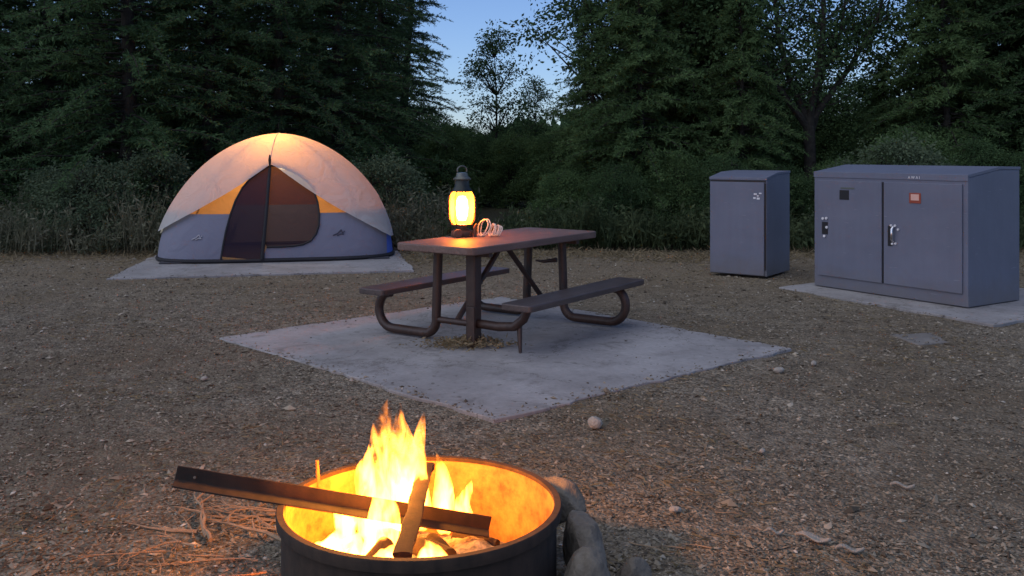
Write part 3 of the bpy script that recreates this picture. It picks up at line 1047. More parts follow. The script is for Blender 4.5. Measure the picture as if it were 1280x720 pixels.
MB().lathe([(0.0, 0.362), (0.085, 0.362), (0.082, 0.378), (0.062, 0.40), (0.058, 0.455), (0.062, 0.458)], n=32).build('chimney', M['lantern_metal'], lan, smooth=True)
MB().lathe([(0.0, 0.458), (0.072, 0.458), (0.074, 0.468), (0.05, 0.486), (0.045, 0.515), (0.0, 0.52)], n=32).build('cap', M['lantern_tin'], lan, smooth=True)
MB().tube([(0.04 * math.cos(R(a)), 0, 0.535 + 0.035 * math.sin(R(a))) for a in range(-20, 201, 20)], 0.006, 8).build('hanging_loop', M['lantern_tin'], lan, smooth=True)
for k in range(4):
    a = R(45 + 90 * k)
    pts = [(0.09 * math.cos(a), 0.09 * math.sin(a), 0.10), (0.118 * math.cos(a), 0.118 * math.sin(a), 0.14), (0.118 * math.cos(a), 0.118 * math.sin(a), 0.32), (0.086 * math.cos(a), 0.086 * math.sin(a), 0.37)]
    MB().tube(pts, 0.005, 8).build('guard_rod', M['lantern_base'], lan, smooth=True)
MB().tube([(-0.07, -0.085, 0.032), (-0.07, -0.13, 0.032)], 0.034, 16).build('valve_knob', M['lantern_base'], lan, smooth=True, bevel=0.004)
MB().tube([(0.085, -0.08, 0.0), (0.085, -0.08, 0.08), (0.10, -0.09, 0.10)], 0.014, 10).build('pump', M['lantern_base'], lan, smooth=True)

# coil of pale wire beside the lantern: loops standing on edge
coil = MB()
rng2 = random.Random(4)
for k in range(7):
    off = 0.025 * k if k < 2 else 0.05 + 0.018 * k
    tilt = R(18 + 5 * rng2.uniform(-1, 1))
    rx, rz = (0.068, 0.078) if k < 2 else (0.030 + 0.01 * rng2.random(), 0.064 - 0.003 * k)
    pts = []
    for j in range(28):
        a = 2 * math.pi * j / 28
        lx, lz = rx * math.cos(a) * (1 + 0.1 * math.sin(3 * a + k)), rz * math.sin(a) + rz + 0.003
        pts.append((off + lx * 0.62 + lz * math.sin(tilt), -lx * 0.78 + 0.01 * math.sin(2 * a), lz * math.cos(tilt) + 0.006))
    coil.tube(pts, 0.0055, 7, closed=True)
o = coil.build('wire_coil', M['rope'], smooth=True, loc=(-0.255, 7.62, TZ))
o.scale = (0.88, 0.88, 0.88)
tag(o, 'loose coil of pale wire standing beside the lantern', 'wire coil')

# ------------------------------------------------------------------ tent
TW, TD, TH = 1.585, 1.18, 1.66
PE, NE = 1.84, 4.0
tr = R(12.5)
tent = empty('dome_tent', (-3.33, 13.50, 0.018), tr, 'dome tent glowing orange with an arched door and pale rain fly', 'tent')


def dome(th, ph, off=0.0):
    """th: heading around, ph: 0 apex .. pi/2 base"""
    c, s = math.cos(th), math.sin(th)
    k = (abs(c) ** NE + abs(s) ** NE) ** (-1 / NE)
    rho = max(0.0, math.sin(ph)) ** (2 / PE)
    z = TH * max(0.0, math.cos(ph)) ** (2 / PE)
    # blend from a round top to the squared-off base
    k = k * rho + (1 - rho) * 1.0
    x, y = TW * c * k * rho, TD * s * k * rho
    if off:
        nrm = Vector((x / TW ** 2, y / TD ** 2, z / TH ** 2))
        nrm.normalize()
        return Vector((x, y, z)) + nrm * off
    return Vector((x, y, z))


DOOR_L = [(-0.70, 0.05), (-0.675, 0.22), (-0.64, 0.42), (-0.59, 0.62), (-0.53, 0.80), (-0.45, 0.96), (-0.36, 1.07), (-0.24, 1.17), (-0.10, 1.25)]
DOOR_R = [(0.05, 1.23), (0.17, 1.18), (0.29, 1.11), (0.39, 1.02), (0.47, 0.92), (0.52, 0.77), (0.54, 0.62), (0.535, 0.47), (0.50, 0.36), (0.43, 0.27), (0.33, 0.225), (0.20, 0.205), (0.05, 0.20), (-0.13, 0.20)]
ZIP = [(-0.10, 1.25), (-0.115, 1.0), (-0.14, 0.6), (-0.165, 0.3), (-0.185, 0.04)]
DOOR = [Vector(p) for p in DOOR_L + DOOR_R + [(-0.18, 0.05)]]


def front(u, z, off=0.0):
    """point of the front face with given u, z"""
    lo, hi = 0.0, math.pi / 2
    ph = math.acos(min(1, max(0, (z / TH) ** (PE / 2))))
    # find the heading whose x equals u, on the front side
    a, b = R(180), R(360)
    for _ in range(40):
        m = (a + b) / 2
        if dome(m, ph).x < u:
            a = m
        else:
            b = m
    return dome((a + b) / 2, ph, off)


bm = bmesh.new()
NT, NP = 220, 60
gridv = []
for i in range(NP + 1):
    ph = (math.pi / 2) * (i / NP)
    row = []
    for k in range(NT):
        if i == 0 and k:
            row.append(row[0])
            continue
        row.append(bm.verts.new(dome(2 * math.pi * k / NT, ph)))
    gridv.append(row)
for i in range(NP):
    for k in range(NT):
        k2 = (k + 1) % NT
        vsq = [gridv[i][k], gridv[i][k2], gridv[i + 1][k2], gridv[i + 1][k]]
        uq = []
        for v in vsq:
            if v not in uq:
                uq.append(v)
        c = sum((v.co for v in uq), Vector()) / len(uq)
        if c.y < 0 and inside(DOOR, c.x, c.z):
            continue
        bm.faces.new(uq)
# pull the cut edge onto the door outline
def nearest_on(poly, p):
    best, bd = None, 1e9
    for i in range(len(poly)):
        a, b = poly[i], poly[(i + 1) % len(poly)]
        t = max(0, min(1, (p - a).dot(b - a) / max(1e-9, (b - a).length_squared)))
        q_ = a.lerp(b, t)
        if (q_ - p).length < bd:
            best, bd = q_, (q_ - p).length
    return best, bd


bm.verts.ensure_lookup_table()
for v in bm.verts:
    if v.is_boundary and v.co.y < 0 and v.co.z > 0.02:
        q_, d_ = nearest_on(DOOR, Vector((v.co.x, v.co.z)))
        if d_ < 0.08:
            v.co = front(q_.x, q_.y)
loose = [v for v in bm.verts if not v.link_faces]
bmesh.ops.delete(bm, geom=loose, context='VERTS')
bmesh.ops.recalc_face_normals(bm, faces=bm.faces)
me = bpy.data.meshes.new('tent_body')
bm.to_mesh(me)
bm.free()
me.shade_smooth()
link_mesh('tent_body', me, M['tent'], tent)


def fill_front(name, poly, mat, off):
    """panel of netting that follows the front face"""
    bm_ = bmesh.new()
    zmin, zmax = min(p.y for p in poly), max(p.y for p in poly)
    rows = 26
    prev = None
    for i in range(rows + 1):
        z = zmin + (zmax - zmin) * (0.002 + 0.996 * i / rows)
        xs_ = []
        for k in range(len(poly)):
            a, b = poly[k], poly[(k + 1) % len(poly)]
            if (a.y > z) != (b.y > z):
                xs_.append(a.x + (b.x - a.x) * (z - a.y) / (b.y - a.y))
        x0, x1 = min(xs_), max(xs_)
        row = [bm_.verts.new(front(x0 + (x1 - x0) * j / 10, z, off)) for j in range(11)]
        if prev:
            for j in range(10):
                bm_.faces.new((prev[j], prev[j + 1], row[j + 1], row[j]))
        prev = row
    me_ = bpy.data.meshes.new(name)
    bm_.to_mesh(me_)
    bm_.free()
    me_.shade_smooth()
    return link_mesh(name, me_, mat, tent)


fill_front('door_flap', [Vector(p) for p in DOOR_L + ZIP[1:]], M['net_flap'], 0.012)
fill_front('door_netting', [Vector(p) for p in [ZIP[0]] + DOOR_R + [(-0.165, 0.3), (-0.14, 0.6), (-0.115, 1.0)]], M['net'], -0.004)
out_ = [front(u, z, 0.012) for u, z in DOOR_L + DOOR_R]
MB().tube(out_, 0.013, 8).build('door_trim', M['black_fabric'], tent, smooth=True)
MB().tube([front(u, z, 0.02) for u, z in ZIP], [0.018, 0.022, 0.022, 0.024, 0.026], 8).build('zip_flap', M['black_fabric'], tent, smooth=True)
MB().box((0, 0, 0.012), (2 * TW * 0.93, 2 * TD * 0.93, 0.012)).build('groundsheet', M['groundsheet'], tent)
# dark hem round the base
hem = [dome(2 * math.pi * k / 120, math.pi / 2 * 0.985, 0.008) for k in range(120)]
MB().tube(hem, 0.024, 6, closed=True).build('base_hem', M['black_fabric'], tent, smooth=True)


def zcut(th, p):
    if p.y < 0:
        zc = 1.25 - 0.64 * abs(p.x + 0.09) - 0.03 * math.sin(abs(p.x) * 3)
    else:
        zc = 0.30
    zc = max(0.28, zc)
    if p.x > 1.0:      # the right flank is pinned higher
        t = min(1, max(0, (p.y + 0.62) / 0.25)) * min(1, (p.x - 1.0) / 0.2)
        zc = zc + t * (0.78 - zc) if zc < 0.78 else zc
    return zc


bm = bmesh.new()
NTH, NR = 200, 40
prevrow = None
rows_ = []
for k in range(NTH):
    th = 2 * math.pi * k / NTH
    # find where the fly ends on this heading
    ph_end = math.pi / 2 * 0.9
    for s_ in range(400):
        ph = (s_ + 1) / 400 * math.pi / 2
        p = dome(th, ph)
        if p.z <= zcut(th, p):
            ph_end = ph
            break
    col_ = []
    for i in range(1, NR + 1):
        ph = ph_end * i / NR
        sag = 0.02 * math.sin(math.pi * i / NR) * abs(math.sin(2 * th))
        col_.append(bm.verts.new(dome(th, ph, 0.05 - sag + 0.012 * (i / NR) ** 4)))
    rows_.append(col_)
apex = bm.verts.new((0, 0, TH + 0.055))
for k in range(NTH):
    a, b = rows_[k], rows_[(k + 1) % NTH]
    bm.faces.new((apex, a[0], b[0]))
    for i in range(NR - 1):
        bm.faces.new((a[i], a[i + 1], b[i + 1], b[i]))
bmesh.ops.recalc_face_normals(bm, faces=bm.faces)
me = bpy.data.meshes.new('rain_fly')
bm.to_mesh(me)
bm.free()
me.shade_smooth()
link_mesh('rain_fly', me, M['fly'], tent)
# fly ridge seam, hook above the door, poles under the fly
MB().tube([dome(R(264), math.pi / 2 * t, 0.056) for t in (0.02, 0.12, 0.22, 0.32, 0.40)], 0.006, 6).build('fly_seam', M['logo_pale'], tent, smooth=True)
p0 = front(-0.10, 1.26, 0.07)
MB().tube([p0 + Vector((0, -0.02, 0.10)), p0 + Vector((0, -0.025, 0.03)), p0 + Vector((0, -0.01, -0.06))], [0.008, 0.02, 0.012], 8).build('fly_hook', M['black_fabric'], tent, smooth=True)
for th in (52, 128, 232, 308):
    MB().tube([dome(R(th), math.pi / 2 * (0.03 + 0.96 * i / 20), -0.015) for i in range(21)], 0.009, 8).build('pole', M['lantern_metal'], tent, smooth=True)
for u, z, mt, sc in ((-1.0, 0.33, 'logo_pale', 0.75), (0.80, 0.36, 'logo_dark', 0.9)):
    mb = MB()
    for pts in ([(-0.09, -0.03), (-0.02, 0.0), (0.03, 0.05)], [(-0.03, -0.035), (0.02, -0.01), (0.07, -0.015)], [(0.03, 0.05), (0.05, 0.0), (0.08, 0.03)]):
        mb.tube([front(u + a * sc, z + b * sc, 0.008) for a, b in pts], 0.008, 6)
    mb.build('logo', M[mt], tent)
tl = bpy.data.lights.new('tent_lamp', 'POINT')
tl.energy = 66
tl.color = (1.0, 0.70, 0.40)
tl.shadow_soft_size = 0.05
tlo = bpy.data.objects.new('tent_lamp', tl)
COL.objects.link(tlo)
tlo.location = tent.matrix_basis @ Vector((-0.05, -0.05, 1.28))


# ------------------------------------------------------------------ steel lockers
def locker(name, P0, ang, W, D_, zf, zm, zb, label, doors, kmid=0.6, lid=0.06):
    """P0: front-left corner; local x along the front, y backwards"""
    root = empty(name, (P0[0], P0[1], 0.0), ang, label, 'storage locker')
    z0 = 0.03
    prof_ = [(0, z0), (D_, z0), (D_, zb - 0.03), (D_ * kmid, zm - 0.03), (0, zf - 0.03)]
    MB().prism(prof_, 0.0, W, 'yz').build('cabinet', M['locker'], root, bevel=0.006)
    roof = [(-0.008, zf - lid), (-0.008, zf), (D_ * kmid, zm), (D_ + 0.012, zb), (D_ + 0.012, zb - 0.028), (D_ * kmid, zm - 0.028), (0.0, zf - 0.028), (-0.003, zf - lid)]
    MB().prism(roof, -0.004, W + 0.004, 'yz').build('roof', M['locker'], root, bevel=0.005)
    for (x0, x1, a0, a1) in doors:
        MB().box(((x0 + x1) / 2, -0.009, (a0 + a1) / 2), (x1 - x0, 0.018, a1 - a0)).build('door', M['locker'], root, bevel=0.004)
    return root


FL = at(1018, 357.5, 0.02)
ANG = math.atan2(-1.48, 0.94)
big = locker('bear_locker', FL, ANG, 1.75, 0.85, 1.25, 1.322, 1.318, 'wide grey steel locker with two doors and a sloped lid', [(0.06, 0.845, 0.15, 1.16), (0.87, 1.70, 0.15, 1.16)])
MB().box((0.875, 0.02, 0.075), (1.755, 0.03, 0.09)).build('plinth', M['locker'], big, bevel=0.004)
MB().box((0.8575, -0.003, 0.655), (0.022, 0.008, 1.01)).build('door_gap', M['black_plastic'], big)
dr = [c for c in big.children if c.name.startswith('door') and not c.name.startswith('door_gap')]


def dev(p, name, mat, par, bevel=0.003):
    c, s_ = p
    return MB().box(c, s_).build(name, M[mat], par, bevel=bevel)


# left door: black placard under a pale scuff, recessed black latch with pale bolts
dev(((0.40, -0.021, 1.015), (0.115, 0.006, 0.10)), 'placard', 'black_plastic', dr[0])
dev(((0.44, -0.0195, 1.085), (0.17, 0.003, 0.018)), 'scuff', 'lantern_tin', dr[0], 0.001)
dev(((0.155, -0.021, 0.655), (0.075, 0.006, 0.13)), 'latch_recess', 'black_plastic', dr[0])
for dx, dz in ((-0.02, 0.10), (0.025, 0.105), (0.0, -0.085), (0.03, 0.01)):
    MB().tube([(0.155 + dx, -0.024, 0.655 + dz), (0.155 + dx, -0.036, 0.655 + dz)], 0.014, 10).build('latch_bolt', M['white_paint'], dr[0])
# right door: red framed pink label, black recess with a chrome handle
dev(((1.22, -0.021, 1.015), (0.125, 0.006, 0.10)), 'label_frame', 'red_label', dr[1])
dev(((1.222, -0.026, 1.022), (0.088, 0.005, 0.06)), 'label_plate', 'pink_label', dr[1])
dev(((0.945, -0.021, 0.63), (0.05, 0.006, 0.20)), 'latch_recess', 'black_plastic', dr[1])
MB().tube([(0.985, -0.03, 0.72), (0.985, -0.052, 0.70), (0.985, -0.052, 0.60), (0.985, -0.03, 0.58)], 0.014, 10).build('door_handle', M['chrome'], dr[1], smooth=True)
for dx, dz in ((-0.025, 0.735), (0.02, 0.735), (-0.01, 0.555), (0.025, 0.56), (0.055, 0.70)):
    MB().tube([(0.985 + dx, -0.020, dz), (0.985 + dx, -0.034, dz)], 0.011, 10).build('latch_bolt', M['white_paint'], dr[1])
# white lettering on the lid edge
fc = bpy.data.curves.new('lettering', 'FONT')
fc.body = 'AWAI'
fc.size = 0.038
fc.extrude = 0.001
fc.space_character = 1.5
fc.align_x = 'CENTER'
to = bpy.data.objects.new('lettering_curve', fc)
COL.objects.link(to)
bpy.context.view_layer.update()
lm_ = bpy.data.meshes.new_from_object(to.evaluated_get(bpy.context.evaluated_depsgraph_get()))
bpy.data.objects.remove(to)
lm_.materials.clear()
to = link_mesh('lettering', lm_, M['white_paint'])
to.parent = big
to.location = (1.20, -0.0105, 1.20)
to.rotation_euler = (R(90), 0, 0)

FL2 = (2.352, 11.22)
small = locker('bear_locker', FL2, R(-36), 0.70, 0.75, 1.165, 1.222, 1.235, 'narrow single-door grey steel locker standing alone on gravel', [(0.012, 0.672, 0.04, 1.11)], 0.45, 0.03)
d2 = [c for c in small.children if c.name.startswith('door')][0]
MB().box((0.684, -0.003, 0.60), (0.018, 0.008, 1.0)).build('door_gap', M['black_plastic'], small)
MB().box((0.35, -0.004, 1.122), (0.68, 0.008, 0.020)).build('door_gap', M['black_plastic'], small)
for dx, dz, sx, sz in ((0.57, 0.975, 0.035, 0.018), (0.63, 0.985, 0.03, 0.014), (0.56, 0.93, 0.028, 0.02), (0.605, 0.925, 0.035, 0.022), (0.60, 0.955, 0.02, 0.014)):
    MB().box((dx, -0.021, dz), (sx, 0.005, sz)).build('sticker', M['white_paint'], d2)


# ------------------------------------------------------------------ trees
def conifer(seed, h, rb, nbr, mat, zlow=0.15, trunk_r=0.14, spray=0.19):
    rng = np.random.default_rng(seed)
    root = empty('conifer_tree')
    tb_ = MB()
    lean = rng.normal(0, 0.02, 2)
    tz = np.linspace(0, h, 14)
    tb_.tube([(lean[0] * z + 0.03 * math.sin(z * 1.3 + seed), lean[1] * z, z - 0.1) for z in tz], [trunk_r * (1 - 0.93 * z / h) for z in tz], 9)
    PP, DD, LL, WW = [], [], [], []
    for i in range(nbr):
        t = (i + rng.random()) / nbr
        z = zlow + (h - zlow) * t ** 1.05
        ln = rb * (1 - z / h) ** 0.8 * rng.uniform(0.62, 1.12) + 0.12
        if i % 4 == 0:
            ln *= 0.42
        a = rng.random() * 6.283
        rise = rng.uniform(-0.05, 0.28)
        droop = rng.uniform(0.18, 0.42)
        npt = 7
        pts = []
        for j in range(npt):
            u = j / (npt - 1)
            pts.append((math.cos(a) * ln * u + lean[0] * z, math.sin(a) * ln * u + lean[1] * z, z + ln * (rise * u - droop * u * u)))
        tb_.tube(pts, [0.022 * (1 - 0.85 * j / (npt - 1)) * (0.5 + 0.5 * (1 - t)) for j in range(npt)], 4, cap=False)
        ns = max(14, int(95 * ln / rb))
        u = rng.uniform(0.12, 1.0, ns) ** 0.8
        base = np.stack([math.cos(a) * ln * u + lean[0] * z, math.sin(a) * ln * u + lean[1] * z, z + ln * (rise * u - droop * u * u)], 1)
        sd_ = rng.choice([-1, 1], ns)
        sa = a + sd_ * rng.uniform(0.35, 1.25, ns)
        d = unit(np.stack([np.cos(sa), np.sin(sa), rng.normal(-0.22, 0.28, ns)], 1))
        sl = spray * rng.uniform(0.6, 1.5, ns) * (0.55 + 0.75 * (1 - u))
        # each spray: a stem-long kite and side needles
        for q_ in range(6):
            jit = d * (sl * rng.uniform(0, 0.75, ns))[:, None]
            dd = unit(d + rng.normal(0, 0.55, (ns, 3)))
            PP.append(base + jit); DD.append(dd)
            LL.append(sl * rng.uniform(0.25, 0.6, ns)); WW.append(sl * rng.uniform(0.07, 0.15, ns))
    tb_.build('trunk', M['bark'], root, smooth=True)
    quads_mesh('crown', leaves(np.concatenate(PP), np.concatenate(DD), np.concatenate(LL), np.concatenate(WW), rng), mat, root)
    return root


def broadleaf(name, seed, h, trunk_h, rx, nclump, per, leaf, mat, spread=0.30, trunk_r=0.1, stems=1, zlow=None, shape='round', limbs=True):
    """trunk(s), limbs reaching to leaf clumps, kite-shaped leaves in uneven clumps"""
    rng = np.random.default_rng(seed)
    root = empty(name)
    tb_ = MB()
    zlow = trunk_h if zlow is None else zlow
    heads = []
    for s_ in range(stems):
        a = rng.random() * 6.283
        k = 0.0 if stems == 1 else rx * 0.45
        top = np.array([math.cos(a) * k, math.sin(a) * k, h * rng.uniform(0.82, 0.95)])
        pts = []
        for j in range(9):
            u = j / 8
            pts.append((top[0] * u ** 1.3 + 0.07 * math.sin(u * 5 + seed + s_), top[1] * u ** 1.3 + 0.07 * math.cos(u * 4 + s_), top[2] * u - 0.1 * (1 - u)))
        tb_.tube(pts, [trunk_r * (1 - 0.86 * j / 8) / math.sqrt(stems) for j in range(9)], 8)
        heads.append(pts)
    C = []
    while len(C) < nclump:
        z = rng.uniform(zlow, h)
        t = (z - zlow) / (h - zlow)
        if shape == 'round':
            rad = rx * math.sqrt(max(0.02, 1 - (2 * t - 0.85) ** 2 / 1.35))
        elif shape == 'spire':
            rad = rx * (0.25 + 1.1 * t ** 0.7) * (1 - t) ** 0.75 * 1.25 + 0.08
        else:       # fountain to the ground
            rad = rx * math.sqrt(max(0.03, 1 - t ** 2.2))
        a = rng.random() * 6.283
        rad *= 1.0 + 0.55 * mnoise.noise(Vector((math.cos(a) * 1.6 + seed, math.sin(a) * 1.6, z * 0.8)))
        r = rad * math.sqrt(rng.random()) if rng.random() < 0.35 else rad * rng.uniform(0.72, 1.08)
        C.append((r * math.cos(a), r * math.sin(a), z))
    C = np.array(C)
    PP, DD, LL = [], [], []
    for c in C:
        hp = heads[rng.integers(stems)]
        if limbs:
            zz = c[2] - np.hypot(c[0], c[1]) * rng.uniform(0.5, 0.9) - 0.15
            p0_ = min(hp, key=lambda p: abs(p[2] - max(zz, trunk_h * 0.5)))
            mid = (np.array(p0_) * 0.45 + c * 0.55) + np.array([0, 0, 0.12 * rng.normal()])
            tb_.tube([p0_, tuple(mid), tuple(c)], [0.028 * trunk_r / 0.1, 0.016 * trunk_r / 0.1, 0.005], 5, cap=False)
        big = rng.uniform(0.45, 1.5)
        m = int(per * (0.35 + 0.75 * big ** 1.6))
        sp = spread * big
        off = rng.normal(0, 1, (m, 3)) * np.array([sp, sp, sp * 0.5])
        # each clump hangs as a few leafy shoots
        ns_ = 7
        sh = unit(rng.normal(size=(ns_, 3)) * np.array([1, 1, 0.45]) + np.array([c[0], c[1], 0.0]) * 0.5 / max(rx, 0.1))
        along = rng.random(m) ** 0.8 * sp * 2.1
        off = off * 0.45 + sh[rng.integers(0, ns_, m)] * along[:, None]
        off[:, 2] -= 0.22 * along * along / max(sp, 0.05)
        PP.append(c + off)
        DD.append(unit(off * 0.8 + rng.normal(0, 0.5, (m, 3)) * sp + np.array([0, 0, -0.12 * sp])))
        LL.append(leaf * rng.uniform(0.6, 1.4, m))
    L = np.concatenate(LL)
    P_ = np.concatenate(PP)
    ok = P_[:, 2] > 0.05
    tb_.build('trunk', M['bark'], root, smooth=True)
    quads_mesh('crown', leaves(P_[ok], np.concatenate(DD)[ok], L[ok], L[ok] * 0.55, rng), mat, root)
    return root


def place(proto, used, px, d, scale, rz, label, cat, group=None, sz=None):
    """first use moves the prototype itself, later uses are copies with their own trunk and crown"""
    if proto in used:
        o = copy_tree(proto)
    else:
        o = proto
        used.add(proto)
    o.location = ((px - 640) / F * d, d, 0)
    o.rotation_euler = (0, 0, rz)
    o.scale = (scale, scale, sz or scale)
    tag(o, label, cat, group)
    return o


used = set()
con = [conifer(11, 11.5, 2.7, 430, M['conifer']), conifer(12, 12.5, 2.5, 430, M['conifer_dark']), conifer(13, 8.2, 1.95, 300, M['conifer_dark'], spray=0.17)]
tr_ = random.Random(9)
# row behind the weeds and the tent
GL = 'conifers behind the tent'
lab1 = 'dark green conifer in the front row of the left woodland'
for i, (px, d, k) in enumerate([(-150, 17.5, 1), (-45, 16.2, 0), (62, 17.0, 1), (160, 16.0, 0), (262, 17.2, 0), (352, 17.6, 1), (425, 18.6, 0)]):
    place(con[k], used, px, d, tr_.uniform(0.92, 1.08), tr_.uniform(0, 6), lab1, 'conifer', GL)
lab2 = 'dark conifer standing behind the front row of the left woodland'
for i, (px, d, k) in enumerate([(-240, 23, 0), (-90, 22, 1), (20, 23, 0), (115, 22, 1), (215, 23.5, 1), (305, 23, 0), (395, 24, 1)]):
    place(con[k], used, px, d, tr_.uniform(1.0, 1.2), tr_.uniform(0, 6), lab2, 'conifer', GL)
place(con[2], used, 500, 25, 1.0, 0.4, 'tapering dark conifer at the left edge of the open sky', 'conifer')
place(con[2], used, 470, 21.5, 0.95, 2.4, 'conifer just left of the tapering one beside the sky gap', 'conifer', sz=1.05)
place(con[1], used, 470, 31, 0.9, 2.0, 'distant conifer glimpsed between the trees left of the sky gap', 'conifer')
lab3 = 'conifer of the far row closing the left woodland'
for i, px in enumerate([-120, -10, 90, 190, 290, 380, 440]):
    place(con[i % 2], used, px, 33 + tr_.uniform(-2, 2), 1.05, tr_.uniform(0, 6), lab3, 'conifer', GL)

# centre: slim young tree against the sky and low bushes
pop = broadleaf('young_tree', 31, 5.0, 1.2, 0.95, 110, 60, 0.075, M['broadleaf_dark'], spread=0.17, trunk_r=0.06, zlow=1.3, shape='spire')
place(pop, used, 618, 27, 1.0, 1.0, 'slim young tree standing alone against the sky gap', 'young tree')
pop2 = broadleaf('young_tree', 32, 4.3, 1.2, 0.8, 80, 55, 0.075, M['broadleaf_dark'], spread=0.17, trunk_r=0.05, zlow=1.5, shape='spire')
place(pop2, used, 668, 28.5, 0.86, 1.0, 'shorter airy young tree right of the slim one in the sky gap', 'young tree')

bush = [broadleaf('leafy_bush', 41, 3.2, 0.2, 1.5, 150, 210, 0.068, M['broadleaf'], spread=0.26, trunk_r=0.09, stems=4, zlow=0.25, shape='fountain'),
        broadleaf('leafy_bush', 42, 3.4, 0.2, 1.45, 150, 210, 0.066, M['broadleaf_dark'], spread=0.26, trunk_r=0.09, stems=4, zlow=0.25, shape='fountain'),
        broadleaf('leafy_bush', 43, 1.9, 0.2, 1.1, 90, 120, 0.065, M['pale_leaf'], spread=0.18, trunk_r=0.06, stems=5, zlow=0.2, shape='fountain')]
lb = 'low leafy bush in the far gap below the open sky'
for px, d, k, sc in [(552, 24, 0, 0.62), (600, 26, 1, 0.56), (645, 25, 0, 0.58), (700, 24, 0, 0.58), (575, 32, 0, 0.72), (630, 33, 1, 0.68), (668, 32, 0, 0.76), (530, 33, 1, 0.9)]:
    place(bush[k], used, px, d, sc, tr_.uniform(0, 6), lb, 'bush', 'bushes below the sky gap')

# right woodland
lay = [conifer(21, 6.6, 2.3, 330, M['broadleaf'], zlow=0.2, trunk_r=0.11, spray=0.22),
       conifer(22, 9.6, 2.7, 400, M['broadleaf_dark'], zlow=0.3, trunk_r=0.16, spray=0.23)]
for px, d, k, sc, lab in [(742, 18.0, 0, 0.66, 'lowest feathery tree at the left end of the right woodland'),
                          (800, 17.2, 0, 0.84, 'feathery mid-sized tree behind the right end of the table'),
                          (868, 18.4, 0, 1.0, 'feathery tree with drooping layers behind the narrow locker'),
                          (930, 17.0, 0, 0.70, 'feathery young tree right behind the gap between the lockers'),
                          (815, 21.0, 1, 0.86, 'tall layered tree rising behind the feathery trees beyond the table'),
                          (862, 21.5, 1, 1.0, 'tall layered tree rising behind the narrow locker'),
                          (1105, 18.6, 0, 0.48, 'feathery tree behind the left half of the wide locker'),
                          (1185, 17.4, 0, 0.88, 'feathery tree behind the right half of the wide locker'),
                          (1262, 18.6, 1, 0.95, 'tall dark layered tree above the right end of the wide locker'),
                          (1330, 17.2, 1, 1.0, 'tall dark layered tree cut by the right edge of the frame'),
                          (1395, 18.0, 1, 1.0, 'tall dark layered tree beyond the right edge of the frame')]:
    place(lay[k], used, px, d, sc, tr_.uniform(0, 6), lab, 'tree')
lr = 'low leafy bush under the trees between the table and the lockers'
for px, d, k, sc in [(705, 16.6, 0, 0.34), (770, 16.0, 1, 0.36), (842, 16.4, 0, 0.42), (905, 15.8, 1, 0.40), (975, 16.2, 1, 0.36)]:
    place(bush[k], used, px, d, sc, tr_.uniform(0, 6), lr, 'bush', 'bushes of the right thicket')
lr2 = 'leafy bush close behind the wide two-door locker'
for px, d, k, sc in [(1052, 16.2, 0, 0.40), (1140, 16.4, 0, 0.55), (1215, 15.8, 1, 0.48), (1275, 15.6, 1, 0.42), (1340, 16, 1, 0.6), (1410, 16.5, 1, 0.8)]:
    place(bush[k], used, px, d, sc, tr_.uniform(0, 6), lr2, 'bush', 'bushes behind the lockers')
oak = broadleaf('broadleaf_tree', 51, 9.5, 2.6, 2.4, 210, 170, 0.085, M['broadleaf_dark'], spread=0.30, trunk_r=0.17, zlow=2.6, shape='round')
place(oak, used, 838, 19.5, 1.0, 0.3, 'big dark tree whose clumped boughs reach into the sky gap', 'tree')
place(oak, used, 875, 20.5, 0.92, 2.3, 'big dark tree standing behind the thicket above the narrow locker', 'tree', sz=1.05)
oak2 = broadleaf('broadleaf_tree', 52, 8.5, 2.4, 2.3, 200, 170, 0.085, M['broadleaf_dark'], spread=0.30, trunk_r=0.15, zlow=2.0, shape='round')
place(oak2, used, 1225, 19.5, 1.0, 0.9, 'dark tree above the wide locker at the right of the frame', 'tree')
place(oak2, used, 1330, 20, 1.05, 2.9, 'dark tree cut off by the right edge of the frame', 'tree')
place(oak2, used, 1265, 23, 1.1, 4.4, 'dark tree farther back near the right edge of the frame', 'tree')


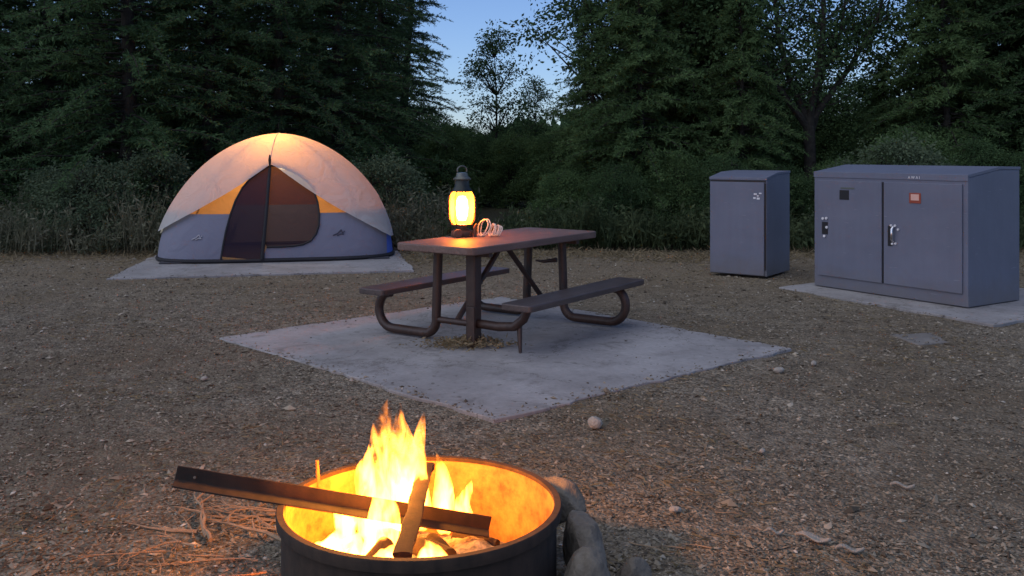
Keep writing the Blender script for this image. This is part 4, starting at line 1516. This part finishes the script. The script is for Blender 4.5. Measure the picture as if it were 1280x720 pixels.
# forked tree with open crown, its limbs drawn one by one
def forked():
    rng = np.random.default_rng(77)
    root = empty('forked_tree')
    tb_ = MB()
    tb_.tube([(0.05, 0, -0.1), (0.02, 0, 0.8), (0.0, 0, 1.6), (-0.02, 0, 2.1)], [0.13, 0.115, 0.105, 0.11], 10)
    limbs = [[(-0.02, 0, 2.0), (-0.30, 0.1, 2.7), (-0.55, 0.1, 3.6), (-0.62, 0.2, 4.8), (-0.75, 0.2, 6.5)],
             [(-0.02, 0, 2.0), (0.10, -0.1, 2.8), (0.22, -0.1, 3.7), (0.26, 0.0, 5.0), (0.15, 0.1, 6.9)],
             [(0.0, 0, 2.0), (0.35, 0.1, 2.45), (0.85, 0.2, 3.1), (1.35, 0.2, 4.0), (1.7, 0.3, 5.2)],
             [(-0.02, 0, 1.7), (0.16, 0.15, 2.1), (0.30, 0.3, 2.9), (0.75, 0.5, 3.7), (0.95, 0.6, 4.9)],
             [(-0.02, 0, 1.9), (-0.45, -0.2, 2.4), (-0.95, -0.3, 3.0), (-1.3, -0.3, 3.9), (-1.6, -0.3, 4.9)]]
    twp = []
    for lm in limbs:
        tb_.tube(lm, [0.075, 0.062, 0.05, 0.036, 0.012], 8)
        for s_ in range(30):
            j = rng.integers(1, 4)
            u = rng.random()
            p0_ = np.array(lm[j]) * (1 - u) + np.array(lm[j + 1]) * u
            d = unit(np.array([rng.normal(), rng.normal() * 0.7, rng.uniform(0.0, 0.9)]))
            ln = rng.uniform(0.4, 1.0)
            p1 = p0_ + d * ln * 0.5
            p2 = p0_ + d * ln + np.array([0, 0, 0.12])
            tb_.tube([tuple(p0_), tuple(p1), tuple(p2)], [0.016, 0.011, 0.004], 5, cap=False)
            twp.append(p2)
            twp.append(p1)
    tb_.build('trunk', M['bark'], root, smooth=True)
    PP, DD = [], []
    for c in twp:
        m = int(rng.uniform(22, 60))
        off = rng.normal(0, 0.17, (m, 3))
        PP.append(c + off)
        DD.append(unit(off + rng.normal(0, 0.12, (m, 3))))
    P_ = np.concatenate(PP)
    L = 0.07 * rng.uniform(0.6, 1.4, len(P_))
    quads_mesh('crown', leaves(P_, np.concatenate(DD), L, L * 0.6, rng), M['broadleaf_dark'], root)
    return root


ft = forked()
place(ft, used, 1012, 17.6, 1.0, 0.0, 'open forked tree with bare dark limbs between the two lockers', 'tree')
lab4 = 'conifer of the far row closing the right woodland'
for i, (px, d, sc) in enumerate([(790, 34, 0.8), (860, 35, 0.7), (1190, 34, 0.7), (1240, 33, 1.0), (1320, 34, 1.0), (1420, 33, 1.0), (1500, 30, 1.0)]):
    place(con[i % 2], used, px, d, sc, tr_.uniform(0, 6), lab4, 'conifer', 'far conifers of the right woodland')
for px, d, sc in [(950, 30, 1.1), (1010, 31, 1.1), (1070, 30, 1.1)]:
    place(bush[1], used, px, d, sc, tr_.uniform(0, 6), 'distant bush low behind the open forked tree', 'bush', 'distant bushes behind the forked tree')

# pale-leaved low bushes at the wood edge
for px, d, sc, lab in [(70, 14.6, 0.62, 'pale leafed shrub in the weeds at the far left'),
                       (120, 14.3, 0.66, 'pale leafed shrub in the weeds halfway between frame edge and tent'),
                       (190, 14.9, 0.75, 'pale leafed shrub just left of the tent'),
                       (478, 15.4, 0.70, 'pale leafed shrub just right of the tent'),
                       (1120, 15.0, 0.85, 'pale leafed shrub peeking over the wide locker')]:
    place(bush[2], used, px, d, sc, tr_.uniform(0, 6), lab, 'shrub')


# far wood on the skyline
rng = np.random.default_rng(91)
nfw = 30000
x = rng.uniform(-60, 60, nfw)
y = rng.uniform(50, 62, nfw)
hh = 2.5 + 0.5 * np.sin(x * 0.55) + 0.4 * np.sin(x * 1.7 + 1) + 0.05 * np.abs(x)
P_ = np.stack([x, y, hh * rng.random(nfw) ** 0.7], 1)
D = unit(rng.normal(size=(nfw, 3)))
tag(quads_mesh('far_wood', leaves(P_, D, rng.uniform(0.5, 1.0, nfw), rng.uniform(0.3, 0.6, nfw), rng), M['broadleaf_dark']),
    'dark distant wood closing the skyline behind the gap', 'wood', kind='stuff')


# tall weeds and grass along the wood edge
def weeds():
    rng = np.random.default_rng(17)
    PP, DD, LL, WW = [], [], [], []
    bands = [(-12.5, -4.3, 13.2, 15.6, 5200, 0.95), (-2.6, -0.7, 13.8, 16.5, 2600, 0.85), (-0.8, 3.4, 13.9, 16.0, 3400, 0.66), (3.2, 9.0, 13.6, 16.0, 2600, 0.6), (-5.2, -1.0, 15.4, 16.6, 1400, 0.8)]
    for x0, x1, y0, y1, cnt, hh in bands:
        x = rng.uniform(x0, x1, cnt)
        y = rng.uniform(y0, y1, cnt)
        clump = np.array([mnoise.noise(Vector((a * 1.4, b * 1.4, 0))) for a, b in zip(x, y)])
        h_ = hh * (0.62 + 0.75 * clump) * rng.uniform(0.45, 1.2, cnt)
        h_ = np.maximum(h_, 0.1)
        p = np.stack([x, y, np.zeros(cnt)], 1)
        d = unit(np.stack([rng.normal(0, 0.22, cnt), rng.normal(0, 0.22, cnt), np.ones(cnt)], 1))
        PP.append(p); DD.append(d); LL.append(h_); WW.append(rng.uniform(0.008, 0.022, cnt))
        # leaves and seed heads up the stalks
        for q_ in range(5):
            u = rng.uniform(0.3, 1.0, cnt)
            PP.append(p + d * (h_ * u)[:, None])
            DD.append(unit(rng.normal(size=(cnt, 3)) + np.array([0, 0, 0.35])))
            LL.append(rng.uniform(0.05, 0.15, cnt))
            WW.append(rng.uniform(0.012, 0.035, cnt))
    P_, D_, L_, W_ = (np.concatenate(a) for a in (PP, DD, LL, WW))
    lf = P_[:, 0] + rng.normal(0, 0.5, len(P_)) < -0.5
    tag(quads_mesh('tall_weeds', leaves(P_[lf], D_[lf], L_[lf], W_[lf], rng), M['weed']), 'tall pale weeds and grass in front of the left wood and beside the tent', 'weeds', kind='stuff')
    rt = ~lf
    tag(quads_mesh('undergrowth', leaves(P_[rt], D_[rt], L_[rt], W_[rt] * 1.5, rng), M['undergrowth']), 'dark green undergrowth in front of the right wood behind table and lockers', 'undergrowth', kind='stuff')
    # short dry grass and litter along the edge of the gravel
    cnt = 16000
    x = rng.uniform(-12, 10, cnt)
    y = 13.3 + rng.normal(0, 0.45, cnt) + 0.25 * np.sin(x * 1.9)
    keep = np.ones(cnt, bool)
    for p in PADS:
        keep &= ~np.array([inside(p, a, b) for a, b in zip(x, y)])
    x, y = x[keep], y[keep]
    cnt = len(x)
    p = np.stack([x, y, np.full(cnt, 0.005)], 1)
    d = unit(rng.normal(size=(cnt, 3)) * np.array([1, 1, 0.3]) + np.array([0, 0, 0.25]))
    V = leaves(p, d, rng.uniform(0.04, 0.16, cnt), rng.uniform(0.008, 0.02, cnt), rng)
    tag(quads_mesh('dry_grass', V, M['straw']), 'short dry straw and litter where gravel meets the weeds', 'dry grass', kind='stuff')

    # scattered straw, bark bits and dead needles in drifts over the gravel
    cnt = 26000
    y = 2.8 + 10.6 * rng.random(cnt) ** 1.5
    x = (rng.random(cnt) * 2 - 1) * (y * 0.6 + 0.4)
    dr = np.array([mnoise.noise(Vector((a * 0.8, b * 0.8, 4))) + 0.5 * mnoise.noise(Vector((a * 2.6, b * 2.6, 8))) for a, b in zip(x, y)])
    keep = (dr > 0.16) & (np.hypot(x - RC.x, y - RC.y) > 0.5)
    for p in PADS:
        keep &= ~np.array([inside(p, a, b) for a, b in zip(x, y)])
    x, y = x[keep], y[keep]
    cnt = len(x)
    p = np.stack([x, y, np.array([gz(a, b) for a, b in zip(x, y)]) + 0.007], 1)
    d = unit(rng.normal(size=(cnt, 3)) * np.array([1, 1, 0.12]))
    V = leaves(p, d, rng.uniform(0.02, 0.085, cnt), rng.uniform(0.003, 0.011, cnt), rng)
    tag(quads_mesh('straw_litter', V, M['straw']), 'thin straw and bark litter in drifts over the gravel', 'litter', kind='stuff')


weeds()
